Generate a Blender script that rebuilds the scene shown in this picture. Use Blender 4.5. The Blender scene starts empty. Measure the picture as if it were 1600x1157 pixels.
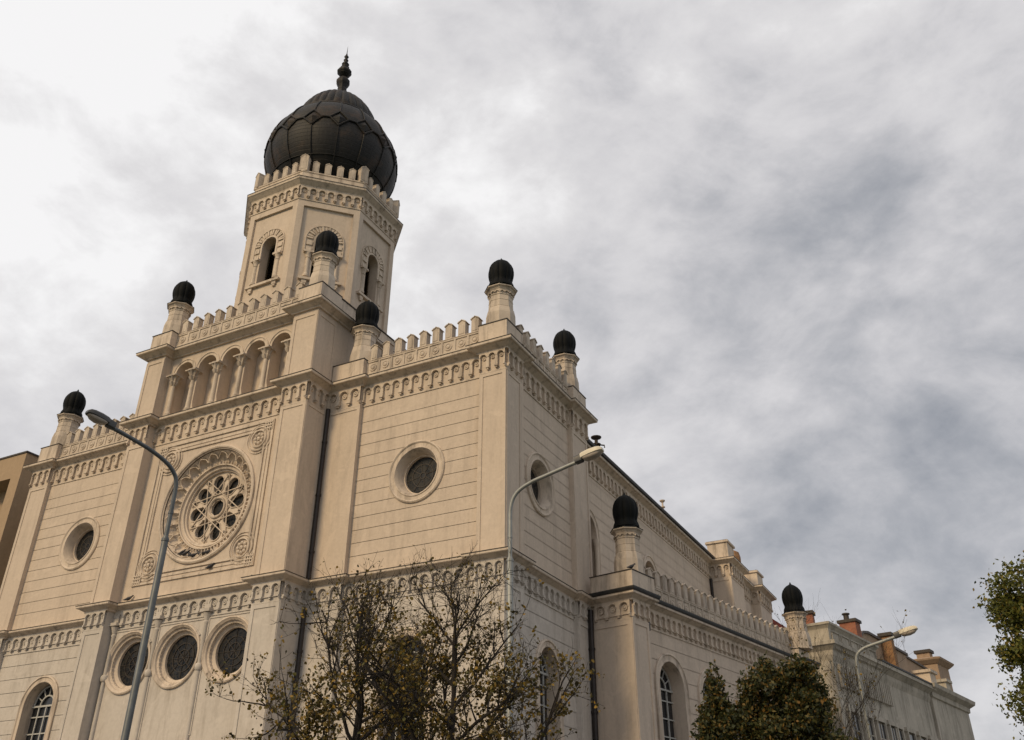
import bpy, bmesh, math, random
from math import sin, cos, pi, radians as R, hypot, atan2, sqrt
from mathutils import Vector, Matrix
random.seed(7)
scene = bpy.context.scene
COL = scene.collection
WL = {}          # world location of each object origin

# ------------------------------------------------------------------ materials
def newmat(name):
    m = bpy.data.materials.new(name); m.use_nodes = True
    nt = m.node_tree; b = nt.nodes['Principled BSDF']
    return m, nt, b
def nd(nt, typ, **kw):
    n = nt.nodes.new(typ)
    for k, v in kw.items():
        if k.startswith('i_'):
            n.inputs[k[2:].replace('_', ' ')].default_value = v
        else: setattr(n, k, v)
    return n
def ramp(nt, fac, stops):
    r = nt.nodes.new('ShaderNodeValToRGB')
    while len(r.color_ramp.elements) < len(stops): r.color_ramp.elements.new(.5)
    for e, (p, c) in zip(r.color_ramp.elements, stops):
        e.position = p; e.color = (*c, 1) if len(c) == 3 else c
    nt.links.new(fac, r.inputs[0]); return r.outputs[0]
def mix(nt, fac, a, b, mode='MIX'):
    n = nt.nodes.new('ShaderNodeMix'); n.data_type = 'RGBA'; n.blend_type = mode
    for sock, v in ((n.inputs[0], fac), (n.inputs[6], a), (n.inputs[7], b)):
        if hasattr(v, 'node'): nt.links.new(v, sock)
        elif isinstance(v, (int, float)): sock.default_value = v
        else: sock.default_value = (*v, 1)
    return n.outputs[2]
def coords(nt, scale=(1, 1, 1), kind='geo'):
    if kind == 'geo':
        s = nt.nodes.new('ShaderNodeNewGeometry').outputs['Position']
    else:
        s = nt.nodes.new('ShaderNodeTexCoord').outputs['Object']
    mp = nt.nodes.new('ShaderNodeMapping'); mp.inputs['Scale'].default_value = scale
    nt.links.new(s, mp.inputs[0]); return mp.outputs[0]
def noise(nt, vec, scale, detail=4, rough=.55, dist=0):
    n = nt.nodes.new('ShaderNodeTexNoise')
    n.inputs['Scale'].default_value = scale; n.inputs['Detail'].default_value = detail
    n.inputs['Roughness'].default_value = rough; n.inputs['Distortion'].default_value = dist
    nt.links.new(vec, n.inputs['Vector']); return n.outputs['Fac']
def bump(nt, b, h, strength=.3, dist=.02):
    n = nt.nodes.new('ShaderNodeBump'); n.inputs['Strength'].default_value = strength
    n.inputs['Distance'].default_value = dist
    nt.links.new(h, n.inputs['Height']); nt.links.new(n.outputs[0], b.inputs['Normal'])

def plaster(name, c1, c2, dirt=(.20, .165, .125), amount=.55):
    m, nt, b = newmat(name)
    p = coords(nt); st = coords(nt, (1.6, 1.6, .22))
    n1 = noise(nt, p, .7, 6, .6); base = ramp(nt, n1, [(.3, c1), (.7, c2)])
    n2 = noise(nt, st, 2.2, 7, .68)
    f = ramp(nt, n2, [(.50, (0, 0, 0)), (.78, (amount,) * 3)])
    c = mix(nt, f, base, dirt)
    n3 = noise(nt, p, 9, 5, .7)
    f3 = ramp(nt, n3, [(.35, (.93, .93, .93)), (.62, (1.03, 1.03, 1.03))])
    c = mix(nt, 1, c, f3, 'MULTIPLY')
    # repaired patches
    n4 = noise(nt, p, 1.3, 3, .5, 1.2)
    f4 = ramp(nt, n4, [(.60, (0, 0, 0)), (.64, (.28,) * 3)])
    c = mix(nt, f4, c, tuple(min(1, x * 1.16) for x in c2))
    nt.links.new(c, b.inputs['Base Color']); b.inputs['Roughness'].default_value = .9
    n5 = noise(nt, p, 38, 4, .6)
    add = nt.nodes.new('ShaderNodeMath'); add.operation = 'ADD'
    nt.links.new(n5, add.inputs[0]); nt.links.new(n3, add.inputs[1])
    bump(nt, b, add.outputs[0], .11, .02)
    return m
M = {}
M['plaster'] = plaster('plaster', (.515, .427, .342), (.57, .474, .382), (.24, .195, .155), .45)
M['trim'] = plaster('trim_plaster', (.525, .44, .352), (.60, .503, .408), (.15, .12, .095), 1)
M['parapet'] = plaster('weathered_parapet', (.44, .37, .30), (.59, .503, .41), (.12, .10, .085), .95)
M['lowplaster'] = plaster('pale_plaster', (.475, .43, .38), (.54, .49, .435))
M['greyplaster'] = plaster('grey_house_plaster', (.33, .30, .25), (.49, .445, .375), (.12, .11, .09), 1)
M['pillar'] = plaster('stained_plaster', (.44, .38, .29), (.55, .48, .38), (.10, .08, .055), 1)
M['browngable'] = plaster('brown_gable', (.30, .215, .15), (.36, .26, .18), (.17, .12, .08), .7)
M['modern'] = plaster('modern_cladding', (.34, .245, .155), (.38, .275, .175), (.26, .19, .12), .3)

def simple(name, col, rough=.6, metal=0, nscale=6, var=.35, bstr=.1):
    m, nt, b = newmat(name); p = coords(nt)
    n1 = noise(nt, p, nscale, 6, .6)
    c = ramp(nt, n1, [(.3, tuple(x * (1 - var) for x in col)), (.72, tuple(x * (1 + var) for x in col))])
    nt.links.new(c, b.inputs['Base Color']); b.inputs['Roughness'].default_value = rough
    b.inputs['Metallic'].default_value = metal; bump(nt, b, noise(nt, p, nscale * 5, 3), bstr, .01)
    return m
M['edge'] = simple('lead_flashing', (.045, .036, .03), .7)
M['pipe'] = simple('downpipe_metal', (.028, .022, .02), .5, .3)
M['gutter'] = simple('gutter_metal', (.028, .027, .027), .6, .2)
M['bark'] = simple('bark', (.022, .017, .014), .95, 0, 14, .5, .6)
M['polegrey'] = simple('galvanised_pole', (.25, .26, .25), .5, .3, 5, .15)
M['poledark'] = simple('weathered_pole', (.105, .115, .12), .5, .3, 5, .2)
M['lampdark'] = simple('lamp_housing_dark', (.045, .045, .045), .4, 0, 4, .2)
M['lamplight'] = simple('lamp_housing_cream', (.62, .56, .44), .5, 0, 4, .1)
M['lensgrey'] = simple('lamp_lens', (.34, .29, .24), .2, 0, 4, .1)
M['tile'] = simple('red_tiles', (.23, .055, .035), .85, 0, 8, .5)
M['roof'] = simple('roof_sheet', (.10, .085, .08), .7)
M['darkbrown'] = simple('plain_dark_brown', (.04, .03, .025), .9)  # plain dark brown for the tracery triangles, tower core and vent
M['asphalt'] = simple('asphalt', (.05, .05, .05), .9, 0, 20, .3)
M['paving'] = simple('paving', (.13, .125, .12), .9, 0, 3, .2)
M['grass'] = simple('lawn', (.05, .08, .025), .95, 0, 5, .4)
M['white'] = simple('road_paint', (.7, .7, .68), .7, 0, 9, .1)
M['pigeon'] = simple('feathers', (.035, .035, .042), .7, 0, 20, .5)
M['window_dark'] = simple('window_pane', (.02, .022, .026), .12, 0, 2, .3, 0)
M['muntin'] = simple('window_bars', (.42, .42, .40), .6, 0, 5, .1)
M['louvre'] = simple('wooden_louvre', (.10, .07, .045), .8, 0, 6, .3)
M['yellow'] = simple('yellow_reveal', (.55, .33, .06), .85, 0, 5, .15)

def onion_mat():
    m, nt, b = newmat('patinated_copper'); p = coords(nt)
    n1 = noise(nt, p, 1.3, 6, .6)
    c = ramp(nt, n1, [(.3, (.005, .005, .006)), (.52, (.011, .010, .009)), (.62, (.034, .022, .015)), (.75, (.008, .011, .010))])
    n2 = noise(nt, coords(nt, (5, 5, .8)), 2, 5, .6)
    c = mix(nt, ramp(nt, n2, [(.5, (0, 0, 0)), (.75, (.5, .5, .5))]), c, (.022, .023, .022))
    nt.links.new(c, b.inputs['Base Color']); b.inputs['Roughness'].default_value = .6
    b.inputs['Specular IOR Level'].default_value = .3
    w = nt.nodes.new('ShaderNodeTexWave'); w.bands_direction = 'Z'; w.inputs['Scale'].default_value = 1.6
    w.inputs['Distortion'].default_value = .3; nt.links.new(p, w.inputs[0])
    ad = nt.nodes.new('ShaderNodeMath'); ad.operation = 'ADD'
    nt.links.new(ramp(nt, w.outputs[1], [(.0, (0, 0, 0)), (.06, (1, 1, 1))]), ad.inputs[0]); nt.links.new(n2, ad.inputs[1])
    bump(nt, b, ad.outputs[0], .5, .02); return m
M['copper'] = onion_mat()
M['green_copper'] = simple('dark_green_copper', (.0025, .0034, .004), .7, 0, 5, .5, .4)
M['green_copper'].node_tree.nodes['Principled BSDF'].inputs['Specular IOR Level'].default_value = .14

def glass_mat():
    m, nt, b = newmat('leaded_glass'); p = coords(nt)
    v = nt.nodes.new('ShaderNodeTexVoronoi'); v.feature = 'DISTANCE_TO_EDGE'; v.inputs['Scale'].default_value = 9
    nt.links.new(p, v.inputs[0])
    v2 = nt.nodes.new('ShaderNodeTexVoronoi'); v2.inputs['Scale'].default_value = 9; nt.links.new(p, v2.inputs[0])
    c = ramp(nt, v2.outputs['Color'], [(.2, (.003, .005, .008)), (.5, (.008, .010, .013)), (.8, (.03, .027, .022)), (.95, (.012, .02, .035))])
    c = mix(nt, ramp(nt, v.outputs[0], [(.03, (1, 1, 1)), (.07, (0, 0, 0))]), c, (.035, .03, .024))
    nt.links.new(c, b.inputs['Base Color']); b.inputs['Roughness'].default_value = .35; b.inputs['Specular IOR Level'].default_value = .2; return m
M['glass'] = glass_mat()

def brick_mat(name, a, b_, mortar, scale=5):
    m, nt, b = newmat(name); 
    tc = nt.nodes.new('ShaderNodeTexCoord'); sep = nt.nodes.new('ShaderNodeSeparateXYZ'); nt.links.new(tc.outputs['Object'], sep.inputs[0])
    ad = nt.nodes.new('ShaderNodeMath'); nt.links.new(sep.outputs[0], ad.inputs[0]); nt.links.new(sep.outputs[1], ad.inputs[1])
    cb = nt.nodes.new('ShaderNodeCombineXYZ'); nt.links.new(ad.outputs[0], cb.inputs[0]); nt.links.new(sep.outputs[2], cb.inputs[1])
    t = nt.nodes.new('ShaderNodeTexBrick'); nt.links.new(cb.outputs[0], t.inputs[0]); t.inputs['Scale'].default_value = scale
    t.inputs['Color1'].default_value = (*a, 1); t.inputs['Color2'].default_value = (*b_, 1); t.inputs['Mortar'].default_value = (*mortar, 1)
    c = mix(nt, .6, t.outputs[0], ramp(nt, noise(nt, coords(nt), 3, 5), [(.3, (.5, .5, .5)), (.7, (1.2, 1.2, 1.2))]), 'MULTIPLY')
    nt.links.new(c, b.inputs['Base Color']); b.inputs['Roughness'].default_value = .9; return m
M['brick'] = brick_mat('red_brick', (.26, .075, .04), (.34, .12, .06), (.20, .17, .14))
M['ybrick'] = brick_mat('ochre_brick', (.34, .19, .08), (.26, .12, .05), (.13, .10, .08))

def leaf_mat(name, stops, trans=.25):
    m, nt, b = newmat(name)
    g = nt.nodes.new('ShaderNodeNewGeometry')
    c = ramp(nt, g.outputs['Random Per Island'], stops)
    nt.links.new(c, b.inputs['Base Color']); b.inputs['Roughness'].default_value = .65
    tr = nt.nodes.new('ShaderNodeBsdfTranslucent'); nt.links.new(c, tr.inputs[0])
    mx = nt.nodes.new('ShaderNodeMixShader'); mx.inputs[0].default_value = trans
    out = nt.nodes['Material Output']
    nt.links.new(b.outputs[0], mx.inputs[1]); nt.links.new(tr.outputs[0], mx.inputs[2]); nt.links.new(mx.outputs[0], out.inputs[0])
    return m
M['autumn'] = leaf_mat('autumn_leaves', [(0, (.02, .017, .006)), (.25, (.06, .045, .008)), (.5, (.15, .10, .012)), (.72, (.07, .07, .012)), (.95, (.27, .16, .016))])
M['darkgreen'] = leaf_mat('dark_green_leaves', [(0, (.014, .02, .006)), (.45, (.04, .05, .011)), (.75, (.085, .075, .014)), (1, (.19, .10, .015))])
M['olive'] = leaf_mat('olive_leaves', [(0, (.03, .042, .008)), (.45, (.09, .10, .012)), (.8, (.16, .16, .02)), (1, (.22, .15, .025))])

# ------------------------------------------------------------------ mesh builder
class Fr:
    """facade frame: u along the wall, d outward, z up"""
    def __init__(s, x, y, ang):
        s.x, s.y = x, y; s.a = R(ang); s.ux, s.uy = cos(s.a), sin(s.a); s.nx, s.ny = sin(s.a), -cos(s.a)
    def p(s, u, d, z): return (s.x + u * s.ux + d * s.nx, s.y + u * s.uy + d * s.ny, z)
class MB:
    def __init__(s): s.v = []; s.f = []; s.m = []; s.cm = 0
    def add(s, vs, fs):
        o = len(s.v); s.v += [tuple(v) for v in vs]; s.f += [tuple(i + o for i in f) for f in fs]; s.m += [s.cm] * len(fs)
    def box(s, fr, u0, u1, d0, d1, z0, z1):
        P = [fr.p(u, d, z) for z in (z0, z1) for (u, d) in ((u0, d0), (u1, d0), (u1, d1), (u0, d1))]
        s.add(P, [(0, 1, 2, 3), (4, 5, 6, 7), (0, 1, 5, 4), (1, 2, 6, 5), (2, 3, 7, 6), (3, 0, 4, 7)])
    def prism(s, fr, pts, d0, d1):          # polygon in (u,z) extruded in depth
        n = len(pts); P = [fr.p(u, d0, z) for u, z in pts] + [fr.p(u, d1, z) for u, z in pts]
        s.add(P, [tuple(range(n)), tuple(range(n, 2 * n))] + [(i, (i + 1) % n, n + (i + 1) % n, n + i) for i in range(n)])
    def loft(s, rings, close=True, cap0=False, cap1=False):
        n = len(rings[0]); P = [p for r in rings for p in r]; F = []
        for k in range(len(rings) - 1):
            for i in range(n if close else n - 1):
                j = (i + 1) % n; F.append((k * n + i, k * n + j, (k + 1) * n + j, (k + 1) * n + i))
        if cap0: F.append(tuple(range(n)))
        if cap1: F.append(tuple(range((len(rings) - 1) * n, len(rings) * n)))
        s.add(P, F)
    def lathe(s, c, prof, n=24, ang0=0, mod=None):   # vertical axis
        rings = []
        for r, z in prof:
            rings.append([(c[0] + (r * (mod(i / n, r, z) if mod else 1)) * cos(ang0 + 2 * pi * i / n), c[1] + (r * (mod(i / n, r, z) if mod else 1)) * sin(ang0 + 2 * pi * i / n), c[2] + z) for i in range(n)])
        s.loft(rings, True, True, True)
    def ring(s, fr, cu, cz, prof, n=40, a0=0, a1=2 * pi, mod=None):    # facade-plane lathe: prof=[(r,d)]
        full = abs(a1 - a0 - 2 * pi) < 1e-6; m = n if full else n + 1; rings = []
        for t, (r, d) in enumerate(prof):
            rg = []
            for i in range(m):
                a = a0 + (a1 - a0) * i / n; dd = d + (mod(a, t) if mod else 0)
                rg.append(fr.p(cu + r * cos(a), dd, cz + r * sin(a)))
            rings.append(rg)
        s.loft(rings, full)
    def tube(s, pts, rad, n=8, caps=True):
        pts = [Vector(p) for p in pts]; rings = []; up = Vector((0, 0, 1)); prev = None
        if not isinstance(rad, (list, tuple)): rad = [rad] * len(pts)
        for i, p in enumerate(pts):
            d = (pts[min(i + 1, len(pts) - 1)] - pts[max(i - 1, 0)]).normalized()
            if prev is None:
                a = d.cross(up); a = a.normalized() if a.length > 1e-3 else Vector((1, 0, 0))
            else:
                a = prev - d * prev.dot(d); a = a.normalized() if a.length > 1e-4 else Vector((1, 0, 0))
            prev = a; b = d.cross(a)
            rings.append([tuple(p + (a * cos(2 * pi * k / n) + b * sin(2 * pi * k / n)) * rad[i]) for k in range(n)])
        s.loft(rings, True, caps, caps)
    def sweep(s, poly, prof, caps=True):        # profile [(offset,z)] swept round a footprint polygon (CCW)
        rings = [[(x, y, z) for x, y in offset(poly, p)] for p, z in prof]
        s.loft(rings, True, caps, caps)
def offset(poly, p):
    n = len(poly); out = []
    for i in range(n):
        a, b, c = Vector(poly[i - 1]), Vector(poly[i]), Vector(poly[(i + 1) % n])
        d1 = (b - a).normalized(); d2 = (c - b).normalized(); n1 = Vector((d1.y, -d1.x)); n2 = Vector((d2.y, -d2.x))
        k = 1 + n1.dot(n2); m = (n1 + n2) / (k if k > .05 else 1)
        out.append((b.x + m.x * p, b.y + m.y * p))
    return out
def ray_poly(c, th, poly):
    dx, dy = cos(th), sin(th); best = None
    for i in range(len(poly)):
        x1, y1 = poly[i - 1]; x2, y2 = poly[i]; ex, ey = x2 - x1, y2 - y1
        den = dx * ey - dy * ex
        if abs(den) < 1e-12: continue
        t = ((x1 - c[0]) * ey - (y1 - c[1]) * ex) / den; w = ((x1 - c[0]) * dy - (y1 - c[1]) * dx) / den
        if t > 0 and -1e-9 <= w <= 1 + 1e-9 and (best is None or t < best): best = t
    return best
def star_plate(mb, fr, c, inner, outer, d, dback=None, n=40):
    A = sorted(set([round((2 * pi * i / n) % (2 * pi), 6) for i in range(n)] + [round(atan2(y - c[1], x - c[0]) % (2 * pi), 6) for x, y in list(outer) + (list(inner) if len(inner) < 14 else [])]))
    ri = [ray_poly(c, a, inner) for a in A]; ro = [ray_poly(c, a, outer) for a in A]
    I = [fr.p(c[0] + r * cos(a), d, c[1] + r * sin(a)) for a, r in zip(A, ri)]
    O = [fr.p(c[0] + r * cos(a), d, c[1] + r * sin(a)) for a, r in zip(A, ro)]
    rings = [O, I]
    if dback is not None: rings.append([fr.p(c[0] + r * cos(a), dback, c[1] + r * sin(a)) for a, r in zip(A, ri)])
    mb.loft(rings)
def circ(cu, cz, r, n=36): return [(cu + r * cos(2 * pi * i / n), cz + r * sin(2 * pi * i / n)) for i in range(n)]
def archpoly(cu, zb, zs, r, n=16): return [(cu - r, zb), (cu + r, zb)] + [(cu + r * cos(pi * i / n), zs + r * sin(pi * i / n)) for i in range(n + 1)]
def rect(u0, u1, z0, z1): return [(u0, z0), (u1, z0), (u1, z1), (u0, z1)]

def finish(name, mb, mats, parent=None, smooth=False, grooves=None, bev=0, org=None, ang=35):
    if not isinstance(mats, (list, tuple)): mats = [mats]
    xs = [v[0] for v in mb.v]; ys = [v[1] for v in mb.v]; zs = [v[2] for v in mb.v]
    if org is None: org = ((min(xs) + max(xs)) / 2, (min(ys) + max(ys)) / 2, min(zs))
    me = bpy.data.meshes.new(name)
    me.from_pydata([(v[0] - org[0], v[1] - org[1], v[2] - org[2]) for v in mb.v], [], mb.f)
    for m in mats: me.materials.append(m)
    for p, k in zip(me.polygons, mb.m): p.material_index = k
    bm = bmesh.new(); bm.from_mesh(me)
    bmesh.ops.remove_doubles(bm, verts=bm.verts, dist=1e-5)
    if grooves:
        for z in grooves:
            for s_ in (-1, 1):
                g = bm.verts[:] + bm.edges[:] + bm.faces[:]
                bmesh.ops.bisect_plane(bm, geom=g, plane_co=(0, 0, z + s_ * .009 - org[2]), plane_no=(0, 0, 1))
        dele = [f for f in bm.faces if any(abs(f.calc_center_median().z + org[2] - z) < .0075 for z in grooves)]
        bmesh.ops.delete(bm, geom=dele, context='FACES')
    bmesh.ops.recalc_face_normals(bm, faces=bm.faces)
    bm.to_mesh(me); bm.free()
    o = bpy.data.objects.new(name, me); COL.objects.link(o)
    if smooth:
        for p in me.polygons: p.use_smooth = True
        me.set_sharp_from_angle(angle=R(ang))
    if bev:
        b = o.modifiers.new('soft_edges', 'BEVEL'); b.width = bev; b.segments = 1; b.limit_method = 'ANGLE'; b.angle_limit = R(50)
    return place(o, org, parent)
def place(o, org, parent, rz=0):
    WL[o.name] = (Vector(org), rz)
    if parent is not None:
        pl, pr_ = WL[parent.name]; o.parent = parent
        o.location = Matrix.Rotation(-pr_, 3, 'Z') @ (Vector(org) - pl); o.rotation_euler.z = rz - pr_
    else:
        o.location = org; o.rotation_euler.z = rz
    return o
def inst(src, name, org, parent, rz=0):
    o = bpy.data.objects.new(name, src if isinstance(src, bpy.types.Mesh) else src.data); COL.objects.link(o)
    return place(o, org, parent, rz)
def tag(o, label=None, cat=None, group=None, kind=None):
    for k, v in (('label', label), ('category', cat), ('group', group), ('kind', kind)):
        if v: o[k] = v
    return o
def thing(name, label, cat, loc, group=None):
    o = bpy.data.objects.new(name, None); COL.objects.link(o); o.empty_display_size = .5
    place(o, loc, None); return tag(o, label, cat, group)
def template(mb, mats, smooth=False, ang=35):
    o = finish('template', mb, mats, None, smooth, org=(0, 0, 0), ang=ang); me = o.data
    bpy.data.objects.remove(o); return me
W0 = Fr(0, 0, 0)

# ------------------------------------------------------------------ repeated masonry bits
# merlon (local: x along wall, y outward negative, base at 0)
def merlon_mesh(w=.27, h=.62, d=.24, cap=.03):
    mb = MB(); f = Fr(0, 0, 0)
    mb.prism(f, [(-w / 2, 0), (w / 2, 0), (w / 2, h * .84), (w * .2, h * .93), (0, h * .985), (-w * .2, h * .93), (-w / 2, h * .84)], -d / 2, d / 2)
    k = w / 2 + cap
    mb.prism(f, [(-w * .32, h * .62), (-w * .32, h * .1), (w * .32, h * .1), (w * .32, h * .62), (0, h * .8)], d / 2 + .001, d / 2 + .012)
    mb.prism(f, [(-k, h * .80), (-k, h * .85), (-k * .55, h * .94), (-k * .3, h * .95), (0, h * 1.02), (k * .3, h * .95), (k * .55, h * .94), (k, h * .85), (k, h * .80), (w / 2 - .01, h * .83), (w * .18, h * .915), (0, h * .965), (-w * .18, h * .915), (-w / 2 + .01, h * .83)], -d / 2 - cap, d / 2 + cap)
    return template(mb, M['parapet'])
ME = {'merlon': merlon_mesh(), 'tmerlon': merlon_mesh(.27, .66, .24, .015), 'cmerlon': merlon_mesh(.36, .9, .3, .015), 'amerlon': merlon_mesh(.30, .60, .26)}

def frieze_mb(mb, fr, u0, u1, zt, zb, n, sill=False, d0=0., dp=.085, fine=True):
    """hanging arch frieze: plate with arched pockets, rosette in each pocket"""
    w = (u1 - u0) / n; N = 8 if fine else 5
    a = w * .34; zs = zt - .09 - a
    if sill: zlow = zb + .13
    else: zlow = zb + .15
    for i in range(n):
        uc = u0 + w * (i + .5); ul, ur = u0 + w * i, u0 + w * (i + 1); d = d0 + dp
        # legs
        for (x0, x1) in ((ul, uc - a), (uc + a, ur)):
            mb.add([fr.p(x0, d, zlow), fr.p(x1, d, zlow), fr.p(x1, d, zs), fr.p(x0, d, zs)], [(0, 1, 2, 3)])
            mb.add([fr.p(x0, d, zlow), fr.p(x1, d, zlow), fr.p(x1, d0, zlow), fr.p(x0, d0, zlow)], [(0, 1, 2, 3)])
        pts = [(uc + a * cos(pi * k / N), zs + a * sin(pi * k / N)) for k in range(N + 1)]
        # top piece
        tops = [(min(max(uc + w * .5 * cos(pi * k / N) * 1.5, ul), ur), zt) for k in range(N + 1)]
        tops[0] = (ur, zt); tops[-1] = (ul, zt)
        for k in range(N):
            mb.add([fr.p(pts[k][0], d, pts[k][1]), fr.p(pts[k + 1][0], d, pts[k + 1][1]), fr.p(tops[k + 1][0], d, tops[k + 1][1]), fr.p(tops[k][0], d, tops[k][1])], [(0, 1, 2, 3)])
        mb.add([fr.p(uc + a, d, zs), fr.p(ur, d, zs), fr.p(ur, d, zt)], [(0, 1, 2)])
        mb.add([fr.p(uc - a, d, zs), fr.p(ul, d, zs), fr.p(ul, d, zt)], [(0, 1, 2)])
        full = [(uc + a, zlow)] + pts + [(uc - a, zlow)]
        for k in range(len(full) - 1):
            mb.add([fr.p(full[k][0], d, full[k][1]), fr.p(full[k + 1][0], d, full[k + 1][1]), fr.p(full[k + 1][0], d0, full[k + 1][1]), fr.p(full[k][0], d0, full[k][1])], [(0, 1, 2, 3)])
        # hood rib and rosette
        if fine:
            mb.ring(fr, uc, zs, [(a + .035, d + .001), (a + .03, d + .022), (a + .008, d + .022), (a, d + .001)], N, 0, pi)
        mb.ring(fr, uc, zs, [(a * .66, d0 + .001), (a * .62, d0 + .04), (a * .42, d0 + .04), (a * .36, d0 + .018), (a * .2, d0 + .05), (.001, d0 + .06)], 10)
    # pendants under each leg
    for i in range(n + 1):
        u = u0 + w * i; hw = w / 2 - a
        x0, x1 = max(u0, u - hw), min(u1, u + hw)
        xm0, xm1 = max(u0, u - hw * .55), min(u1, u + hw * .55)
        zz = zlow
        mb.box(fr, x0 - (0 if i == 0 else .01), x1 + (0 if i == n else .01), d0, d0 + dp + .03, zz - .045, zz + .012)
        mb.box(fr, xm0, xm1, d0, d0 + dp + .005, zz - .10, zz - .048)
    if sill:
        mb.box(fr, u0, u1, d0, d0 + dp * .45, zlow - .02, zlow - .003)
    mb.box(fr, u0, u1, d0, d0 + .03, zb - .05, zb - .005)

def panel_frame(mb, fr, u0, u1, z0, z1, d0, bw=.13, t=.03):
    mb.box(fr, u0, u0 + bw, d0, d0 + t, z0, z1); mb.box(fr, u1 - bw, u1, d0, d0 + t, z0, z1)
    mb.box(fr, u0 + bw, u1 - bw, d0, d0 + t, z1 - bw, z1)

GZ = [10.37 + .42 * k for k in range(12)]
GLOW = [8.45 - .47 * k for k in range(16)]
def wall_plate(name, parent, fr, segs, z0, z1, d, mat, grooves, th=.025):
    """segs: (u0,u1,hole) hole=None or polygon+centre; groove slots cut right through to a backing sheet"""
    mb = MB(); bk = MB()
    for u0, u1, hole in segs:
        if hole is None:
            mb.add([fr.p(u0, d, z0), fr.p(u1, d, z0), fr.p(u1, d, z1), fr.p(u0, d, z1)], [(0, 1, 2, 3)])
            bk.add([fr.p(u0, d - th, z0), fr.p(u1, d - th, z0), fr.p(u1, d - th, z1), fr.p(u0, d - th, z1)], [(0, 1, 2, 3)])
        else:
            c, poly = hole
            star_plate(mb, fr, c, poly, rect(u0, u1, z0, z1), d); star_plate(bk, fr, c, poly, rect(u0, u1, z0, z1), d - th)
    o = finish(name, mb, mat, parent, grooves=[g for g in grooves if z0 + .05 < g < z1 - .05])
    finish('wall_backing', bk, mat, o)
    return o

def oculus(parent, fr, cu, cz, Ro=1.05, ri=.62, d=0., depth=.27, gm='glass', nspoke=8):
    f = MB(); k = Ro / 1.05
    f.ring(fr, cu, cz, [(Ro, d), (Ro - .01, d + .05), (Ro - .05, d + .075), (Ro - .09, d + .05), (Ro - .1, d + .035), (.84 * k, d + .035), (.825 * k, d + .06), (.79 * k, d + .06), (.77 * k, d + .02),
                        (.75 * k, d - .02), (ri + .03, d - depth), (ri + .03, d - depth - .02), (ri, d - depth - .02), (ri, d - depth - .12)], 48)
    o = finish('round_window', f, M['trim'], parent, True)
    g = MB(); g.ring(fr, cu, cz, [(ri + .02, d - depth - .115), (.001, d - depth - .115)], 32)
    finish('glass', g, M[gm], o)
    t = MB()
    for s_ in range(nspoke):
        a = 2 * pi * s_ / nspoke + .2
        t.tube([fr.p(cu + .1 * cos(a), d - depth - .11, cz + .1 * sin(a)), fr.p(cu + ri * cos(a), d - depth - .11, cz + ri * sin(a))], .012, 5)
    t.ring(fr, cu, cz, [(.115, d - depth - .12), (.115, d - depth - .1), (.09, d - depth - .1), (.09, d - depth - .12)], 16)
    t.ring(fr, cu, cz, [(ri * .62 + .012, d - depth - .12), (ri * .62 + .012, d - depth - .1), (ri * .62 - .012, d - depth - .1), (ri * .62 - .012, d - depth - .12)], 24)
    finish('glazing_bars', t, M['edge'], o)
    return o

# turret: octagonal shaft standing on a pedestal, dark ribbed onion on it
def turret_meshes():
    s = MB(); o8 = pi / 8; c = 1 / cos(pi / 8)
    prof = [(.50, 0), (.50, .03), (.485, .05), (.475, .48), (.43, .70), (.40, .73), (.41, .75), (.405, .76), (.395, .98), (.405, .99), (.405, 1.0), (.395, 1.01), (.39, 1.18), (.41, 1.2), (.41, 1.22), (.40, 1.24), (.42, 1.38), (.47, 1.45), (.53, 1.48), (.53, 1.52), (.44, 1.58), (.40, 1.60)]
    s.lathe((0, 0, 0), [(r * c * .96, z) for r, z in prof], 8, o8)
    for k in range(8):          # small blind arches under the eave
        fr = Fr(0, 0, k * 45); u = .155
        for du in (-u / 2, u / 2):
            s.ring(fr, du, 1.27, [(.07, .385), (.07, .44), (.045, .44), (.045, .385)], 8, 0, pi)
    me = template(s, M['parapet'])
    e = MB()
    e.lathe((0, 0, 0), [(.53 * c * .97, 1.525), (.55 * c * .97, 1.53), (.46, 1.60), (.44, 1.62)], 8, o8)
    pr_ = [(.45, 1.60), (.475, 1.62), (.47, 1.68), (.43, 1.75), (.42, 1.86), (.435, 1.93), (.47, 2.05), (.49, 2.17), (.49, 2.30), (.465, 2.44), (.41, 2.56), (.33, 2.66), (.23, 2.74), (.12, 2.80), (.05, 2.84), (.03, 2.90), (.001, 2.94)]
    def mod(t, r, z): return 1 + .085 * (abs(sin(t * 2 * pi * 5)) ** .55) * (1 if 1.7 < z < 2.79 else .3)
    e.lathe((0, 0, 0), [(r * (.93 if z < 1.8 else .84), z) for r, z in pr_], 80, 0, mod)
    return me, template(e, M['green_copper'], True, 40)
ME['turret'], ME['onion'] = turret_meshes()
def turret(parent, x, y, z, rz=0):
    t = inst(ME['turret'], 'turret', (x, y, z), parent, rz); inst(ME['onion'], 'onion_dome', (x, y, z), t, rz); return t

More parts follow.
